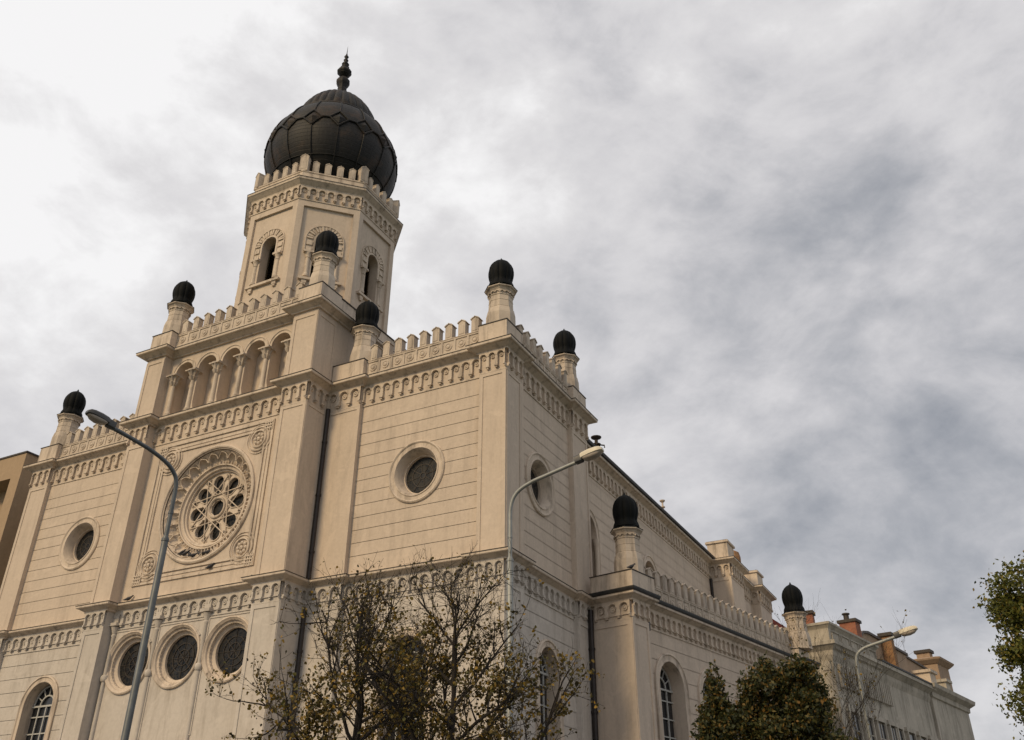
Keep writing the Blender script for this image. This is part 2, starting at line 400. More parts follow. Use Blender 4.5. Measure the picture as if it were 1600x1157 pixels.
# ================================================================== SYNAGOGUE
S = thing('synagogue', 'cream synagogue with black onion dome tower, rose window and battlemented parapets', 'synagogue', (-11.2, 2, 0))
YR = -.75                       # recessed bay wall
BLOCK = [(-22.25, 6.3), (-22.25, 0), (-21.15, 0), (-21.15, .15), (-15.4, .15), (-15.4, -1.13), (-14.45, -1.13), (-14.45, YR), (-8.1, YR), (-8.1, -1.13), (-7, -1.13), (-7, 0), (-5.6, 0), (-5.6, .15), (-.95, .15), (-.95, 0), (0, 0), (0, 1.03), (-.15, 1.03), (-.15, 4.95), (0, 4.95), (0, 6.3)]
F0 = Fr(0, 0, 0)                # front: u=x, d=-y
FS = Fr(0, 0, 90)               # right side: u=y, d=x
# core walls (everything that is not a plate with holes): flat boxes behind pilasters
def facets(poly): return [(poly[i], poly[(i + 1) % len(poly)]) for i in range(len(poly))]
# piers and pilasters, as solid boxes
def pier(fr, u0, u1, d0, d1, z0, z1, mat='plaster', frame=True, back=.5, side=None):
    mb = MB(); mb.box(fr, u0, u1, d1 - back if d0 is None else d0, d1, z0, z1)
    if frame:
        panel_frame(mb, fr, u0, u1, z0, z1, d1, .12, .025)
    return finish('pilaster', mb, M[mat], S, bev=.006)
ZL0, ZL1 = 0, 8.9      # below low frieze
ZU0, ZU1 = 9.78, 15.6
pilf = [(-22.25, -21.15, 0), (-15.4, -14.45, 1.13), (-8.1, -7.0, 1.13), (-7.0, -5.6, 0), (-.95, 0, 0)]
for (u0, u1, d1) in pilf:
    for z0, z1, mt in ((ZL0, 9.5, 'lowplaster'), (9.74, 16.36, 'plaster')):
        mb = MB()
        a = u0 + (0.001 if u0 == -7.0 else 0)
        mb.box(F0, a, u1, -1.2, d1, z0, z1)
        panel_frame(mb, F0, a, u1, z0, (8.88 if z0 == 0 else 15.6), d1, .13, .025)
        finish('pilaster', mb, M[mt], S)
for (u0, u1) in ((.0, 1.03), (4.95, 6.3)):
    for z0, z1, mt in ((ZL0, 9.5, 'lowplaster'), (9.74, 16.36, 'plaster')):
        mb = MB(); mb.box(FS, u0 + (.003 if u0 == 0 else 0), u1, -.9, .0 if u0 else -.003, z0, z1 - (.0 if u0 else .002)); panel_frame(mb, FS, u0 + .03, u1, z0, (8.88 if z0 == 0 else 15.6), 0 if u0 else -.003, .13, .025)
        finish('pilaster', mb, M[mt], S)
# bay right side: inset panel frame on the side face
for z0, z1 in ((0, 8.88), (9.8, 15.6), (16.7, 19.2)):
    mb = MB(); fr = Fr(-7, 0, 90); panel_frame(mb, fr, -1.13, -.02, z0, z1, 0, .13, .022); finish('pilaster_panel', mb, M['lowplaster' if z0 == 0 else 'plaster'], S)
# grooved wing walls with round windows
OC = 12.79
wall_plate('wall', S, F0, [(-5.6, -5.42, None), (-5.42, -1.12, ((-3.26, OC), circ(-3.26, OC, .9))), (-1.12, -.95, None)], 9.74, 16.36, -.15, M['plaster'], GZ)
wall_plate('wall', S, F0, [(-21.15, -21.0, None), (-21.0, -15.55, ((-18.48, OC), circ(-18.48, OC, .9))), (-15.55, -15.4, None)], 9.74, 16.36, -.15, M['plaster'], GZ)
wall_plate('wall', S, FS, [(1.03, 1.14, None), (1.14, 4.86, ((2.99 - .36, OC - .12), circ(2.63, OC - .12, .9))), (4.86, 4.95, None)], 9.74, 16.36, -.15, M['plaster'], GZ)
oculus(S, F0, -3.26, OC, d=-.15); oculus(S, F0, -18.48, OC, d=-.15); oculus(S, FS, 2.63, OC - .12, ri=.62, d=-.15, depth=.25)
# lower wing walls with tall arched windows (their heads show)
def arched_window(parent, fr, cu, zs, zb, r, d, depth=.4, ring=.22, mat='trim', fan=True, gm='window_dark'):
    mb = MB(); 
    def path(rr, dd, zb_=zb): return [fr.p(cu - rr, dd, zb_)] + [fr.p(cu - rr * cos(pi * k / 20), dd, zs + rr * sin(pi * k / 20)) for k in range(21)] + [fr.p(cu + rr, dd, zb_)]
    mb.loft([path(r + ring, d), path(r + ring, d + .06), path(r + ring - .05, d + .08), path(r + ring - .08, d + .04), path(r + .05, d + .04), path(r + .03, d + .055), path(r, d + .05), path(r, d - depth)], False)
    mb.box(fr, cu - r - ring - .05, cu + r + ring + .05, d - depth, d + .12, zb - .15, zb)
    o = finish('arched_window', mb, M[mat], parent, True)
    g = MB(); g.add([fr.p(u, d - depth + .02, z) for u, z in archpoly(cu, zb, zs, r)], [tuple(range(len(archpoly(cu, zb, zs, r))))]); finish('glass', g, M[gm], o)
    t = MB(); dd = d - depth + .05
    if fan:
        for rr in (r * .93, r * .5):
            t.ring(fr, cu, zs, [(rr, dd), (rr, dd + .04), (rr - .05, dd + .04), (rr - .05, dd)], 20, 0, pi)
        for k in range(1, 6):
            a = pi * k / 6; t.tube([fr.p(cu + r * .48 * cos(a), dd + .02, zs + r * .48 * sin(a)), fr.p(cu + r * .95 * cos(a), dd + .02, zs + r * .95 * sin(a))], .022, 5)
        t.box(fr, cu - r, cu + r, dd, dd + .05, zs - .03, zs + .03)
    for u in (-.5, 0, .5): t.box(fr, cu + u * r - .022, cu + u * r + .022, dd, dd + .04, zb, zs)
    z = zb + .5
    while z < zs - .2: t.box(fr, cu - r, cu + r, dd, dd + .03, z - .02, z + .02); z += .55
    finish('glazing_bars', t, M['muntin'], o); return o
def archhole(cu, zs, zb, r): return ((cu, zs), archpoly(cu, zb, zs, r))
for (a, b, c) in ((-5.6, -.95, -3.26), (-21.15, -15.4, -18.48)):
    segs = [(a, c - 1.6, None), (c - 1.6, c + 1.6, archhole(c, 7.0, 1.2, .78)), (c + 1.6, b, None)]
    wall_plate('wall', S, F0, segs, .8, 9.55, -.15, M['lowplaster'], GLOW)
    arched_window(S, F0, c, 7.0, 1.2, .74, -.15)
wall_plate('wall', S, FS, [(1.03, 1.6, None), (1.6, 4.4, archhole(3., 7.0, 1.2, .7)), (4.4, 4.95, None)], .8, 9.55, -.15, M['lowplaster'], GLOW)
arched_window(S, FS, 3., 7.0, 1.2, .66, -.15)
pl = MB(); pl.sweep(offset(BLOCK, -.05), [(.2, 0), (.2, .9), (.12, 1.0), (.05, 1.02)]); finish('plinth', pl, M['greyplaster'], S)
# back/left/core shell
mb = MB(); mb.box(W0, -22.2, -.9, -6.28, -1.25, .1, 16.4); finish('core_wall', mb, M['plaster'], S)

# friezes -----------------------------------------------------------
FRU = [(F0, -22.25, -21.15, 0, 3), (F0, -21.15, -15.4, -.15, 14), (F0, -15.4, -14.45, 1.13, 3), (F0, -14.45, -8.1, -YR, 15), (F0, -8.1, -7, 1.13, 3), (F0, -7, -5.6, 0, 3), (F0, -5.6, -.95, -.15, 12), (F0, -.95, 0, 0, 3),
       (FS, 0, 1.03, 0, 3), (FS, 1.03, 4.95, -.15, 10), (FS, 4.95, 6.3, 0, 3), (Fr(-7, 0, 90), -1.13, 0, 0, 3)]
mb = MB(); low = MB()
for fr, a, b, d, n in FRU:
    e = .002
    frieze_mb(mb, fr, a + e, b - e, 16.33, 15.63, n, False, d)
    frieze_mb(low, fr, a + e, b - e, 9.5, 8.93, n, True, d)
finish('frieze', mb, M['trim'], S); finish('frieze', low, M['lowplaster'], S)
# cornices
UC = [(0, 16.30), (.08, 16.31), (.09, 16.35), (.12, 16.37), (.24, 16.44), (.27, 16.46), (.33, 16.47), (.35, 16.49), (.35, 16.57), (.05, 16.66), (-.1, 16.68)]
LC = [(0, 9.46), (.075, 9.47), (.09, 9.52), (.2, 9.58), (.23, 9.60), (.28, 9.61), (.30, 9.63), (.30, 9.69), (.03, 9.78), (-.1, 9.79)]
def cornice(poly, prof, parent=S, mat='trim', dz=0):
    mb = MB(); mb.sweep(poly, [(p, z + dz) for p, z in prof]); o = finish('cornice', mb, M[mat], parent)
    t = MB(); pm, zt = max((p, z) for p, z in prof)
    t.sweep(poly, [(pm - .05, zt + dz + .006), (pm + .018, zt + dz + .002), (pm + .018, zt + dz + .018), (pm - .05, zt + dz + .024)], False)
    finish('flashing', t, M['edge'], o); return o
cornice(BLOCK, UC); cornice(BLOCK, LC)
# slab roof of the block
mb = MB(); mb.box(W0, -22.2, -.1, -6.2, -.2, 16.5, 16.75); finish('flat_roof', mb, M['roof'], S)

# parapets ----------------------------------------------------------
def parapet(parent, fr, u0, u1, d, z0, n, mesh='merlon', h=.75, hidden=.26, mh=None, th=.24, mat='parapet', limit=999):
    mb = MB(); z1 = z0 + h
    mb.box(fr, u0, u1, d - th, d - .03, z0, z1)
    w = (u1 - u0) / n
    mb.box(fr, u0, u1, d - th, d, z1 - .06, z1 - .001); mb.box(fr, u0, u1, d - .03, d, z0, z0 + hidden)
    for i in range(n + 1):
        a = u0 + w * i; mb.box(fr, max(u0, a - .035), min(u1, a + .035), d - .03, d - .002, z0 + hidden, z1 - .06)
    for i in range(n):
        c = u0 + w * (i + .5); zc = z0 + (hidden + h - .06) / 2
        mb.ring(fr, c, zc, [(.15, d - .03), (.145, d + .0), (.11, d + .0), (.09, d - .02), (.06, d + .015), (.001, d + .03)], 12)
    p = finish('parapet', mb, M[mat], parent)
    e = MB(); e.box(fr, u0, u1, d - th - .01, d + .015, z1, z1 + .02)
    finish('coping', e, M['trim'], p)
    rest = None
    for i in range(n):
        c = u0 + w * (i + .5); q = fr.p(c, d - th / 2, z1 + .02)
        inst(ME[mesh], 'merlon', q, p, fr.a) if i < limit else None
    if n > limit:
        r = MB(); src = ME[mesh]
        for i in range(limit, n):
            q = Vector(fr.p(u0 + w * (i + .5), d - th / 2, z1 + .02)); rot = Matrix.Rotation(fr.a, 3, 'Z')
            r.add([tuple(q + rot @ v.co) for v in src.vertices], [tuple(pp.vertices) for pp in src.polygons])
        tag(finish('merlon_row', r, M[mat], p), kind='stuff')
    return p
parapet(S, F0, -5.6, -1.02, -.15, 16.62, 9); parapet(S, F0, -21.15, -15.4, -.15, 16.62, 11)
parapet(S, Fr(0, 0, 90), 1.1, 5.2, -.15, 16.62, 8)
def pedestal(parent, fr, u0, u1, d0, d1, z0, z1, cap=False):
    mb = MB(); mb.box(fr, u0, u1, d0, d1, z0, z1)
    if cap: mb.box(fr, u0 - .08, u1 + .08, d0 - .08, d1 + .08, z1 + .002, z1 + .12)
    o = finish('pedestal', mb, M['trim'], parent, bev=.008)
    e = MB(); zt = z1 + (.122 if cap else 0)
    e.box(fr, u0 - .02, u1 + .02, d0 - .02, d1 + .02, zt, zt + .03); finish('flashing', e, M['edge'], o); return o
ZP = 17.42
pedestal(S, F0, -1.02, .03, -1.07, .03, 16.62, ZP); turret(S, -.5, .53, ZP + .03)
pedestal(S, F0, -6.95, -5.62, -1.2, .03, 16.62, ZP); turret(S, -6.12, .55, ZP + .03)
pedestal(S, F0, -22.25, -21.17, -1.07, .03, 16.62, ZP); turret(S, -21.7, .53, ZP + .03)
pedestal(S, FS, 5.2, 6.35, -1.1, .03, 16.62, ZP); turret(S, -.52, 5.78, ZP + .03)

# upper bay ---------------------------------------------------------
BAY = [(-15.4, 6.5), (-15.4, -1.13), (-14.45, -1.13), (-14.45, YR), (-8.1, YR), (-8.1, -1.13), (-7, -1.13), (-7, 6.5)]
BZ = 3.01                        # upper bay cornice is this much above the wing cornice
for u0, u1 in ((-15.4, -14.45), (-8.1, -7.0)):
    mb = MB(); mb.box(F0, u0, u1, -1.4, 1.13, 16.6, 19.33)
    panel_frame(mb, F0, u0, u1, 16.66, 19.2, 1.13, .13, .025); finish('pilaster', mb, M['plaster'], S)
mb = MB(); mb.box(F0, -15.35, -7.03, -6.4, -1.39, 16.6, 19.4); mb.box(F0, -7.05, -7.001, -6.45, -.0, 16.6, 19.33); finish('core_wall', mb, M['plaster'], S)
UB = -YR; AC = [-11.28 + 1.19 * k for k in (-2, -1, 0, 1, 2)]; ar = .44; ASP = 18.56
mb = MB()
segs = []
b0 = -14.45
for k, c in enumerate(AC):
    u0 = -14.45 if k == 0 else c - .595; u1 = -8.1 if k == 4 else c + .595
    star_plate(mb, F0, (c, ASP), archpoly(c, 16.6, ASP, ar), rect(u0, u1, 16.6, 19.33), UB)
    pth = lambda dd: [F0.p(c - ar, dd, 16.6)] + [F0.p(c - ar * cos(pi * q / 16), dd, ASP + ar * sin(pi * q / 16)) for q in range(17)] + [F0.p(c + ar, dd, 16.6)]
    mb.loft([pth(UB), pth(UB - .55)], False)
finish('arcade_wall', mb, M['plaster'], S)
mb = MB(); mb.add([F0.p(u, UB - .56, z) for u, z in rect(-14.45, -8.1, 16.6, 19.3)], [(0, 1, 2, 3)]); finish('niche_wall', mb, M['plaster'], S)
mb = MB()
for c in AC:      # raised hood moulding above each arch
    mb.ring(F0, c, ASP, [(ar + .15, UB), (ar + .145, UB + .035), (ar + .11, UB + .045), (ar + .09, UB + .015), (ar + .02, UB + .015), (ar, UB + .02), (ar, UB)], 20, 0, pi)
finish('arch_moulding', mb, M['trim'], S, True)
for k in range(6):
    c = AC[0] - .595 + 1.19 * k; c = max(-14.12 + .05, min(-8.42, c)); q = MB(); d = -(UB + .03)
    q.lathe((c, d, 16.66), [(.15, 0), (.15, .10), (.12, .12), (.13, .17), (.10, .22), (.09, .3), (.078, 1.38), (.10, 1.40), (.10, 1.43), (.08, 1.45)], 16)
    o = finish('column', q, M['trim'], S, True)
    q = MB(); q.lathe((c, d, 18.10), [(.09, -.06), (.12, -.02), (.175, .07), (.13, .11), (.19, .23), (.225, .29)], 40, 0, lambda t, r, z: 1 + .14 * sin(t * 2 * pi * 8)); q.box(F0, c - .25, c + .25, -d - .2, -d + .24, 18.39, 18.44); q.box(F0, c - .19, c + .19, -d - .2, -d + .16, 18.44, 18.52)
    finish('capital', q, M['parapet'], o)
cornice(BAY, [(p, z + BZ) for p, z in UC]); 
parapet(S, F0, -14.35, -8.05, UB + .1, 19.63, 11, h=.75)
pedestal(S, F0, -8.03, -6.97, -.02, 1.16, 19.63, 20.43); turret(S, -7.5, -.58, 20.46)
pedestal(S, F0, -15.43, -14.37, -.02, 1.16, 19.63, 20.43); turret(S, -14.9, -.58, 20.46)
mb = MB(); mb.box(W0, -7.35, -7.0, -6.4, -.05, 19.6, 20.38); mb.box(W0, -15.4, -15.05, -6.4, -.05, 19.6, 20.38); o = finish('parapet_wall', mb, M['trim'], S)
e = MB(); e.box(W0, -7.38, -6.96, -6.43, -.05, 20.385, 20.42); finish('flashing', e, M['edge'], o)

# rose window -------------------------------------------------------
RC = (-11.2, 12.83); RD = UB
mb = MB()
star_plate(mb, F0, RC, circ(*RC, 2.0, 64), rect(-14.45, -8.1, 9.74, 16.36), RD, n=64)
finish('wall', mb, M['plaster'], S)
fm = MB()
for k, (m0, t) in enumerate(((0, .05), (.16, .025), (.30, .05))):
    x0, x1, z0, z1 = -14.0 + m0, -8.62 - m0, 10.3 + m0, 15.45 - m0; b = .075
    for a in ((x0, x1, z0, z0 + b), (x0, x1, z1 - b, z1), (x0, x0 + b, z0 + b, z1 - b), (x1 - b, x1, z0 + b, z1 - b)): fm.box(F0, a[0], a[1], RD, RD + t, a[2], a[3])
for sx in (-1, 1):
    for sz in (-1, 1):   # corner lattice blocks and triangular spandrel ribs
        cx = -11.31 + sx * 2.47; cz = 12.875 + sz * 2.36
        for k in range(4): fm.box(F0, cx - .16 + .1 * k, cx - .11 + .1 * k, RD + .051, RD + .065, cz - .18, cz + .18)
        for k in range(3): fm.box(F0, cx - .18, cx + .18, RD + .066, RD + .078, cz - .13 + .11 * k, cz - .09 + .11 * k)
for sx in (-1, 1):
    for sz in (-1, 1):
        cx, cz = -11.285 + sx * 2.065, 12.875 + sz * 1.925
        for rr in (.56,): fm.ring(F0, cx, cz, [(rr, RD), (rr - .01, RD + .035), (rr - .045, RD + .035), (rr - .05, RD)], 30)
finish('rose_window_surround', fm, M['trim'], S)
rb = MB()
rb.ring(F0, *RC, [(2.12, RD), (2.11, RD + .07), (2.06, RD + .10), (2.01, RD + .08), (2.0, RD + .03), (1.97, RD + .03), (1.95, RD - .02)], 96)
NS = 24
def scal(a, t): return -.16 * sin(pi * t / 8) * abs(sin(NS * a / 2)) ** .5
rb.ring(F0, *RC, [(1.95 - .42 * (k / 8) ** 1.1, RD - .02 - .32 * k / 8) for k in range(9)], NS * 8, 0, 2 * pi, scal)
for k in range(NS):        # scallop arch ribs
    a = 2 * pi * (k + .5) / NS; w = 2 * pi / NS * .47
    P = []
    for q in range(9):
        t = -1 + 2 * q / 8; aa = a + t * w; rr = 1.70 + .20 * sqrt(max(0, 1 - t * t)); P.append(F0.p(RC[0] + rr * cos(aa), RD - .05 - .12 * abs(t), RC[1] + rr * sin(aa)))
    rb.tube(P, .022, 5)
rb.ring(F0, *RC, [(1.54, RD - .34), (1.53, RD - .27), (1.49, RD - .27), (1.48, RD - .33), (1.44, RD - .36), (1.42, RD - .33), (1.37, RD - .35), (1.36, RD - .42), (1.31, RD - .43), (1.30, RD - .55)], 96)
for k in range(72):        # bead ring
    a = 2 * pi * k / 72; c = F0.p(RC[0] + 1.585 * cos(a), RD - .31, RC[1] + 1.585 * sin(a))
    P = [F0.p(RC[0] + r_ * cos(a), RD - .30, RC[1] + r_ * sin(a)) for r_ in (1.54, 1.64)]; rb.tube(P, .027, 6)
rose = finish('rose_window', rb, M['trim'], S, True)
TD = RD - .52
tr = MB(); sec = 2 * pi / 8
def petal(a, k=1.):
    pts = [(.47, 0), (.66, -.20 * k), (.92, -.235 * k)] + [(.97 + .235 * k * cos(t), .235 * k * sin(t)) for t in [(-pi / 2 + pi * q / 8) for q in range(9)]] + [(.92, .235 * k), (.66, .20 * k)]
    if k < 1: pts[0] = (.50, 0)
    return [(RC[0] + x * cos(a) - y * sin(a), RC[1] + x * sin(a) + y * cos(a)) for x, y in pts]
for k in range(8):
    a = sec * k + .12
    wedge = [(RC[0] + r_ * cos(a + t), RC[1] + r_ * sin(a + t)) for r_, t in [(.285, -sec / 2), (1.31, -sec / 2), (1.31, -sec / 4), (1.31, 0), (1.31, sec / 4), (1.31, sec / 2), (.285, sec / 2)]]
    c = (RC[0] + .84 * cos(a), RC[1] + .84 * sin(a)); star_plate(tr, F0, c, petal(a, .97), wedge, TD, TD - .14, n=36)
    for kk, dd, rr in ((1.04, .015, .022),):
        P = [F0.p(x, TD + dd, z) for x, z in petal(a, kk)]; tr.tube(P + P[:2], rr, 5, False)
    for s_ in (3,):          # interlaced straight ribs
        b_ = a + sec / 2; q0 = (1.25 * cos(b_), 1.25 * sin(b_)); b2 = b_ + sec * s_; q1 = (1.25 * cos(b2), 1.25 * sin(b2))
        tr.tube([F0.p(RC[0] + q0[0], TD + .03, RC[1] + q0[1]), F0.p(RC[0] + q1[0], TD + .03, RC[1] + q1[1])], .021, 5)
    b_ = a + sec / 2       # small dark triangles near the rim are framed by ribs
    T = [(1.02, 0), (1.2, -.13), (1.2, .13), (1.02, 0)]
    tr.tube([F0.p(RC[0] + x * cos(b_) - y * sin(b_), TD + .02, RC[1] + x * sin(b_) + y * cos(b_)) for x, y in T], .016, 4)
tr.ring(F0, *RC, [(.39, TD), (.38, TD + .06), (.34, TD + .07), (.31, TD + .04), (.29, TD - .14)], 32)
finish('tracery', tr, M['trim'], rose, False)
g = MB(); g.ring(F0, *RC, [(1.3, TD - .12), (.001, TD - .12)], 32); finish('glass', g, M['glass'], rose)
tt = MB()
for k in range(8):
    b_ = sec * k + .12 + sec / 2; tt.add([F0.p(RC[0] + x * cos(b_) - y * sin(b_), TD + .004, RC[1] + x * sin(b_) + y * cos(b_)) for x, y in [(1.05, 0), (1.18, -.10), (1.18, .10)]], [(0, 1, 2)])
finish('painted_dark_triangle', tt, M['darkbrown'], rose)  # flat sheets paint the dark of pierced holes; the plate itself is solid
for cx, cz in ((-13.35, 14.80), (-9.22, 14.80), (-13.35, 10.95), (-9.22, 10.95)):
    q = MB(); q.ring(F0, cx, cz, [(.46, RD), (.455, RD + .05), (.42, RD + .065), (.39, RD + .02), (.35, RD + .02), (.33, RD + .075), (.29, RD + .085), (.265, RD + .012), (.001, RD + .012)], 40)
    for k in range(8):
        a = k * pi / 4; q.ring(F0, cx + .165 * cos(a), cz + .165 * sin(a), [(.066, RD + .013), (.06, RD + .06), (.03, RD + .085), (.001, RD + .09)], 10)
    q.ring(F0, cx, cz, [(.08, RD + .013), (.07, RD + .08), (.001, RD + .11)], 12)
    finish('rosette', q, M['trim'], S, True)

# three great round windows below
for k, c in enumerate((-13.39, -11.28, -9.16)):
    mb = MB(); u0 = -14.45 + 2.1167 * k; star_plate(mb, F0, (c, 7.78), circ(c, 7.78, .95, 48), rect(u0, u0 + 2.1167, 5.2, 9.5), UB, n=48)
    finish('wall', mb, M['lowplaster'], S)
    q = MB(); q.ring(F0, c, 7.78, [(1.0, UB), (.99, UB + .06), (.95, UB + .08), (.91, UB + .04), (.88, UB + .02), (.86, UB - .04), (.80, UB - .06), (.79, UB - .16), (.76, UB - .17), (.73, UB - .19), (.69, UB - .21), (.685, UB - .36)], 56)
    for m in range(40):
        a = 2 * pi * m / 40; q.tube([F0.p(c + r_ * cos(a), dd, 7.78 + r_ * sin(a)) for r_, dd in ((.85, UB - .05), (.79, UB - .1))], .022, 5)
    o = finish('great_round_window', q, M['trim'], S, True)
    g = MB(); g.ring(F0, c, 7.78, [(.70, UB - .30), (.001, UB - .30)], 40); finish('glass', g, M['glass'], o)
    t = MB()
    for m in range(8):
        a = m * pi / 4; t.tube([F0.p(c, UB - .285, 7.78), F0.p(c + .69 * cos(a), UB - .285, 7.78 + .69 * sin(a))], .009, 5)
    for rr in (.25, .45): t.ring(F0, c, 7.78, [(rr, UB - .295), (rr, UB - .275), (rr - .015, UB - .275), (rr - .015, UB - .295)], 24)
    finish('glazing_bars', t, M['edge'], o)
    # square panel outline and blind arch over the window
    q = MB(); 
    for a in ((c - .98, c + .98, 8.80, 8.84), (c - .98, c - .94, 5.4, 8.8), (c + .94, c + .98, 5.4, 8.8)): q.box(F0, a[0], a[1], UB, UB + .025, a[2], a[3])
    q.ring(F0, c, 7.6, [(1.16, UB), (1.15, UB + .04), (1.10, UB + .04), (1.09, UB)], 24, pi * .22, pi * .78)
    finish('panel_moulding', q, M['lowplaster'], S)
    arched_window(S, F0, c, 3.6, 1.1, .62, UB, .35, .18)
mb = MB(); 
for k, c in enumerate((-13.39, -11.28, -9.16)):
    u0 = -14.45 + 2.1167 * k; star_plate(mb, F0, (c, 3.6), archpoly(c, 1.1, 3.6, .64), rect(u0, u0 + 2.1167, .8, 5.2), UB)
finish('wall', mb, M['lowplaster'], S)
for k in range(4):
    c = -14.45 + 2.1167 * k + (.14 if k == 0 else -.14 if k == 3 else 0); q = MB(); q.lathe((c, -UB - .02, .9), [(.12, 0), (.12, .2), (.085, .25), (.075, 4.2), (.1, 4.22), (.1, 4.3), (.075, 4.32), (.07, 7.75), (.09, 7.78), (.09, 7.83), (.07, 7.86)], 14)
    q.lathe((c, -UB - .02, .9), [(.10, 6.35), (.13, 6.4), (.13, 6.5), (.1, 6.55)], 14)
    o = finish('colonnette', q, M['lowplaster'], S, True)
    q = MB(); q.lathe((c, -UB - .02, 8.76), [(.08, 0), (.12, .12), (.15, .2), (.16, .22)], 14, 0, lambda t, r, z: 1 + .08 * sin(t * 2 * pi * 7)); q.box(F0, c - .2, c + .2, UB - .05, UB + .2, 9.0, 9.1); q.box(F0, c - .13, c + .13, UB, UB + .09, 9.1, 9.46)
    finish('capital', q, M['lowplaster'], o)

# downpipes ---------------------------------------------------------
def pipe(pts, r=.065, parent=None):
    mb = MB(); mb.tube(pts, r, 10); 
    for p0, p1 in zip(pts[:-1], pts[1:]):
        z = p0[2] - 1.2
        while z > p1[2] + .3 and abs(p0[0] - p1[0]) < .01: mb.tube([(p0[0], p0[1], z), (p0[0], p0[1], z - .07)], r * 1.25, 10); z -= 1.9
    return finish('downpipe', mb, M['pipe'], parent or S, True)
pipe([(-6.90, -.09, 15.7), (-6.90, -.09, 9.8)], .075); pipe([(-6.90, -.10, 8.85), (-6.90, -.10, .2)], .075)

# nave --------------------------------------------------------------
NX = -1.15
NV = [(-21, 25.5), (-21, 6.0), (NX, 6.0), (NX, 25.5)]
FN = Fr(NX, 0, 90)
segs = [(6.2, 7.5, None)]; wins = (8.85, 15.65)
wall_plate('wall', S, FN, [(6.2, 7.4, None), (7.4, 10.3, archhole(8.85, 13.15, 10.6, .8)), (10.3, 14.2, None), (14.2, 17.1, archhole(15.65, 13.15, 10.6, .8)), (17.1, 25.4, None)], 9.5, 16.36, 0, M['plaster'], [10.35 + .46 * k for k in range(12)])
for c in wins:
    w = arched_window(S, FN, c, 13.15, 10.6, .74, 0, .4, .26, fan=False)
    q = MB()
    for s_ in (-1, 1):
        q.ring(FN, c + s_ * .34, 12.95, [(.34, -.3), (.34, -.2), (.28, -.18), (.27, -.3)], 14, 0, pi)
        q.lathe(FN.p(c + s_ * .67, .02, 10.6), [(.08, 0), (.07, 2.1), (.1, 2.15), (.13, 2.35), (.14, 2.45)], 10)
    q.lathe(FN.p(c, -.2, 10.6), [(.09, 0), (.07, .2), (.06, 1.9), (.1, 2.1), (.12, 2.3)], 10)
    q.ring(FN, c, 13.5, [(.2, -.28), (.2, -.2), (.14, -.2), (.14, -.28)], 14)
    finish('window_column', q, M['trim'], w, True)
mb = MB(); frieze_mb(mb, FN, 6.32, 25.3, 16.33, 15.63, 46, False, 0, fine=False); finish('frieze', mb, M['trim'], S)
cornice(NV, UC)
mb = MB(); mb.sweep(NV, [(.30, 16.60), (.42, 16.60), (.44, 16.66), (.44, 16.72), (.40, 16.74), (.30, 16.68)], False); finish('gutter', mb, M['gutter'], S)
mb = MB(); mb.add([(-21.2, 6.3, 16.66), (NX + .2, 6.3, 16.66), (NX + .2, 25.4, 16.66), (-21.2, 25.4, 16.66), (-11, 6.3, 17.5), (-11, 25.4, 17.5)], [(0, 4, 5, 3), (4, 1, 2, 5), (0, 1, 4), (2, 3, 5)]); finish('roof', mb, M['roof'], S)
mb = MB(); mb.box(W0, -20.9, NX - .6, -25.2, -6.35, .1, 16.3); finish('core_wall', mb, M['plaster'], S)
def vent(x, y, z, s=1., kind=0):
    mb = MB()
    mb.lathe((x, y, z), [(.16 * s, 0), (.16 * s, .12), (.07 * s, .16), (.06 * s, .35), (.15 * s, .38), (.15 * s, .42), (.06 * s, .45), (.055 * s, .62), (.17 * s, .70), (.18 * s, .74), (.05 * s, .76)], 12)
    if kind == 0:
        for k in range(4): a = k * pi / 2 + .4; mb.tube([(x + .05 * cos(a), y + .05 * sin(a), z + .4), (x + .26 * s * cos(a), y + .26 * s * sin(a), z + .36), (x + .26 * s * cos(a), y + .26 * s * sin(a), z + .26)], .03, 6)
        mb.box(Fr(x, y, 0), -.2, .2, -.2, .2, z - .1, z + .1)
    return finish('roof_vent', mb, M['darkbrown' if kind == 0 else 'trim'], S)
vent(-1.05, 9.9, 16.78, 1.25, 0); vent(-1.05, 18.0, 16.78, .75, 1)

# rear transept block ----------------------------------------------
REAR = [(-20, 34), (-20, 25.35), (0, 25.35), (0, 27.7), (-.5, 27.7), (-.5, 31.3), (0, 31.3), (0, 34)]
mb = MB(); mb.sweep(REAR, [(0, 0), (0, 16.35)]); finish('wall', mb, M['plaster'], S)
FR_ = Fr(0, 25.35, 0)
mb = MB(); panel_frame(mb, FR_, -1.15, 0, 10.5, 15.58, 0, .13, .03); frieze_mb(mb, FR_, -1.15, 0, 16.33, 15.63, 3, False, 0)
frieze_mb(mb, Fr(0, 0, 90), 25.37, 27.68, 16.33, 15.63, 5, False, 0); frieze_mb(mb, Fr(-.5, 0, 90), 27.75, 31.25, 16.33, 15.63, 8, False, 0); frieze_mb(mb, Fr(0, 0, 90), 31.3, 34, 16.33, 15.63, 6, False, 0)
frieze_mb(mb, Fr(0, 31.3, 0), -.5, 0, 16.33, 15.63, 1, False, 0)
finish('frieze', mb, M['trim'], S); cornice(REAR, UC)
pedestal(S, Fr(0, 25.35, 0), -1.12, -.02, -1.3, -.02, 16.62, 17.5, True); pedestal(S, Fr(0, 31.6, 0), -1.1, -.02, -1.3, 0, 16.62, 17.5, True)
mb = MB(); mb.lathe((-.9, 29.6, 16.6), [(.55, 0), (.5, .3), (.52, 1.3), (.45, 1.6), (.2, 1.75)], 14); finish('roof_chimney', mb, M['ybrick'], S)
pipe([(-1.07, 25.22, 15.6), (-1.07, 25.22, 9)], .08)

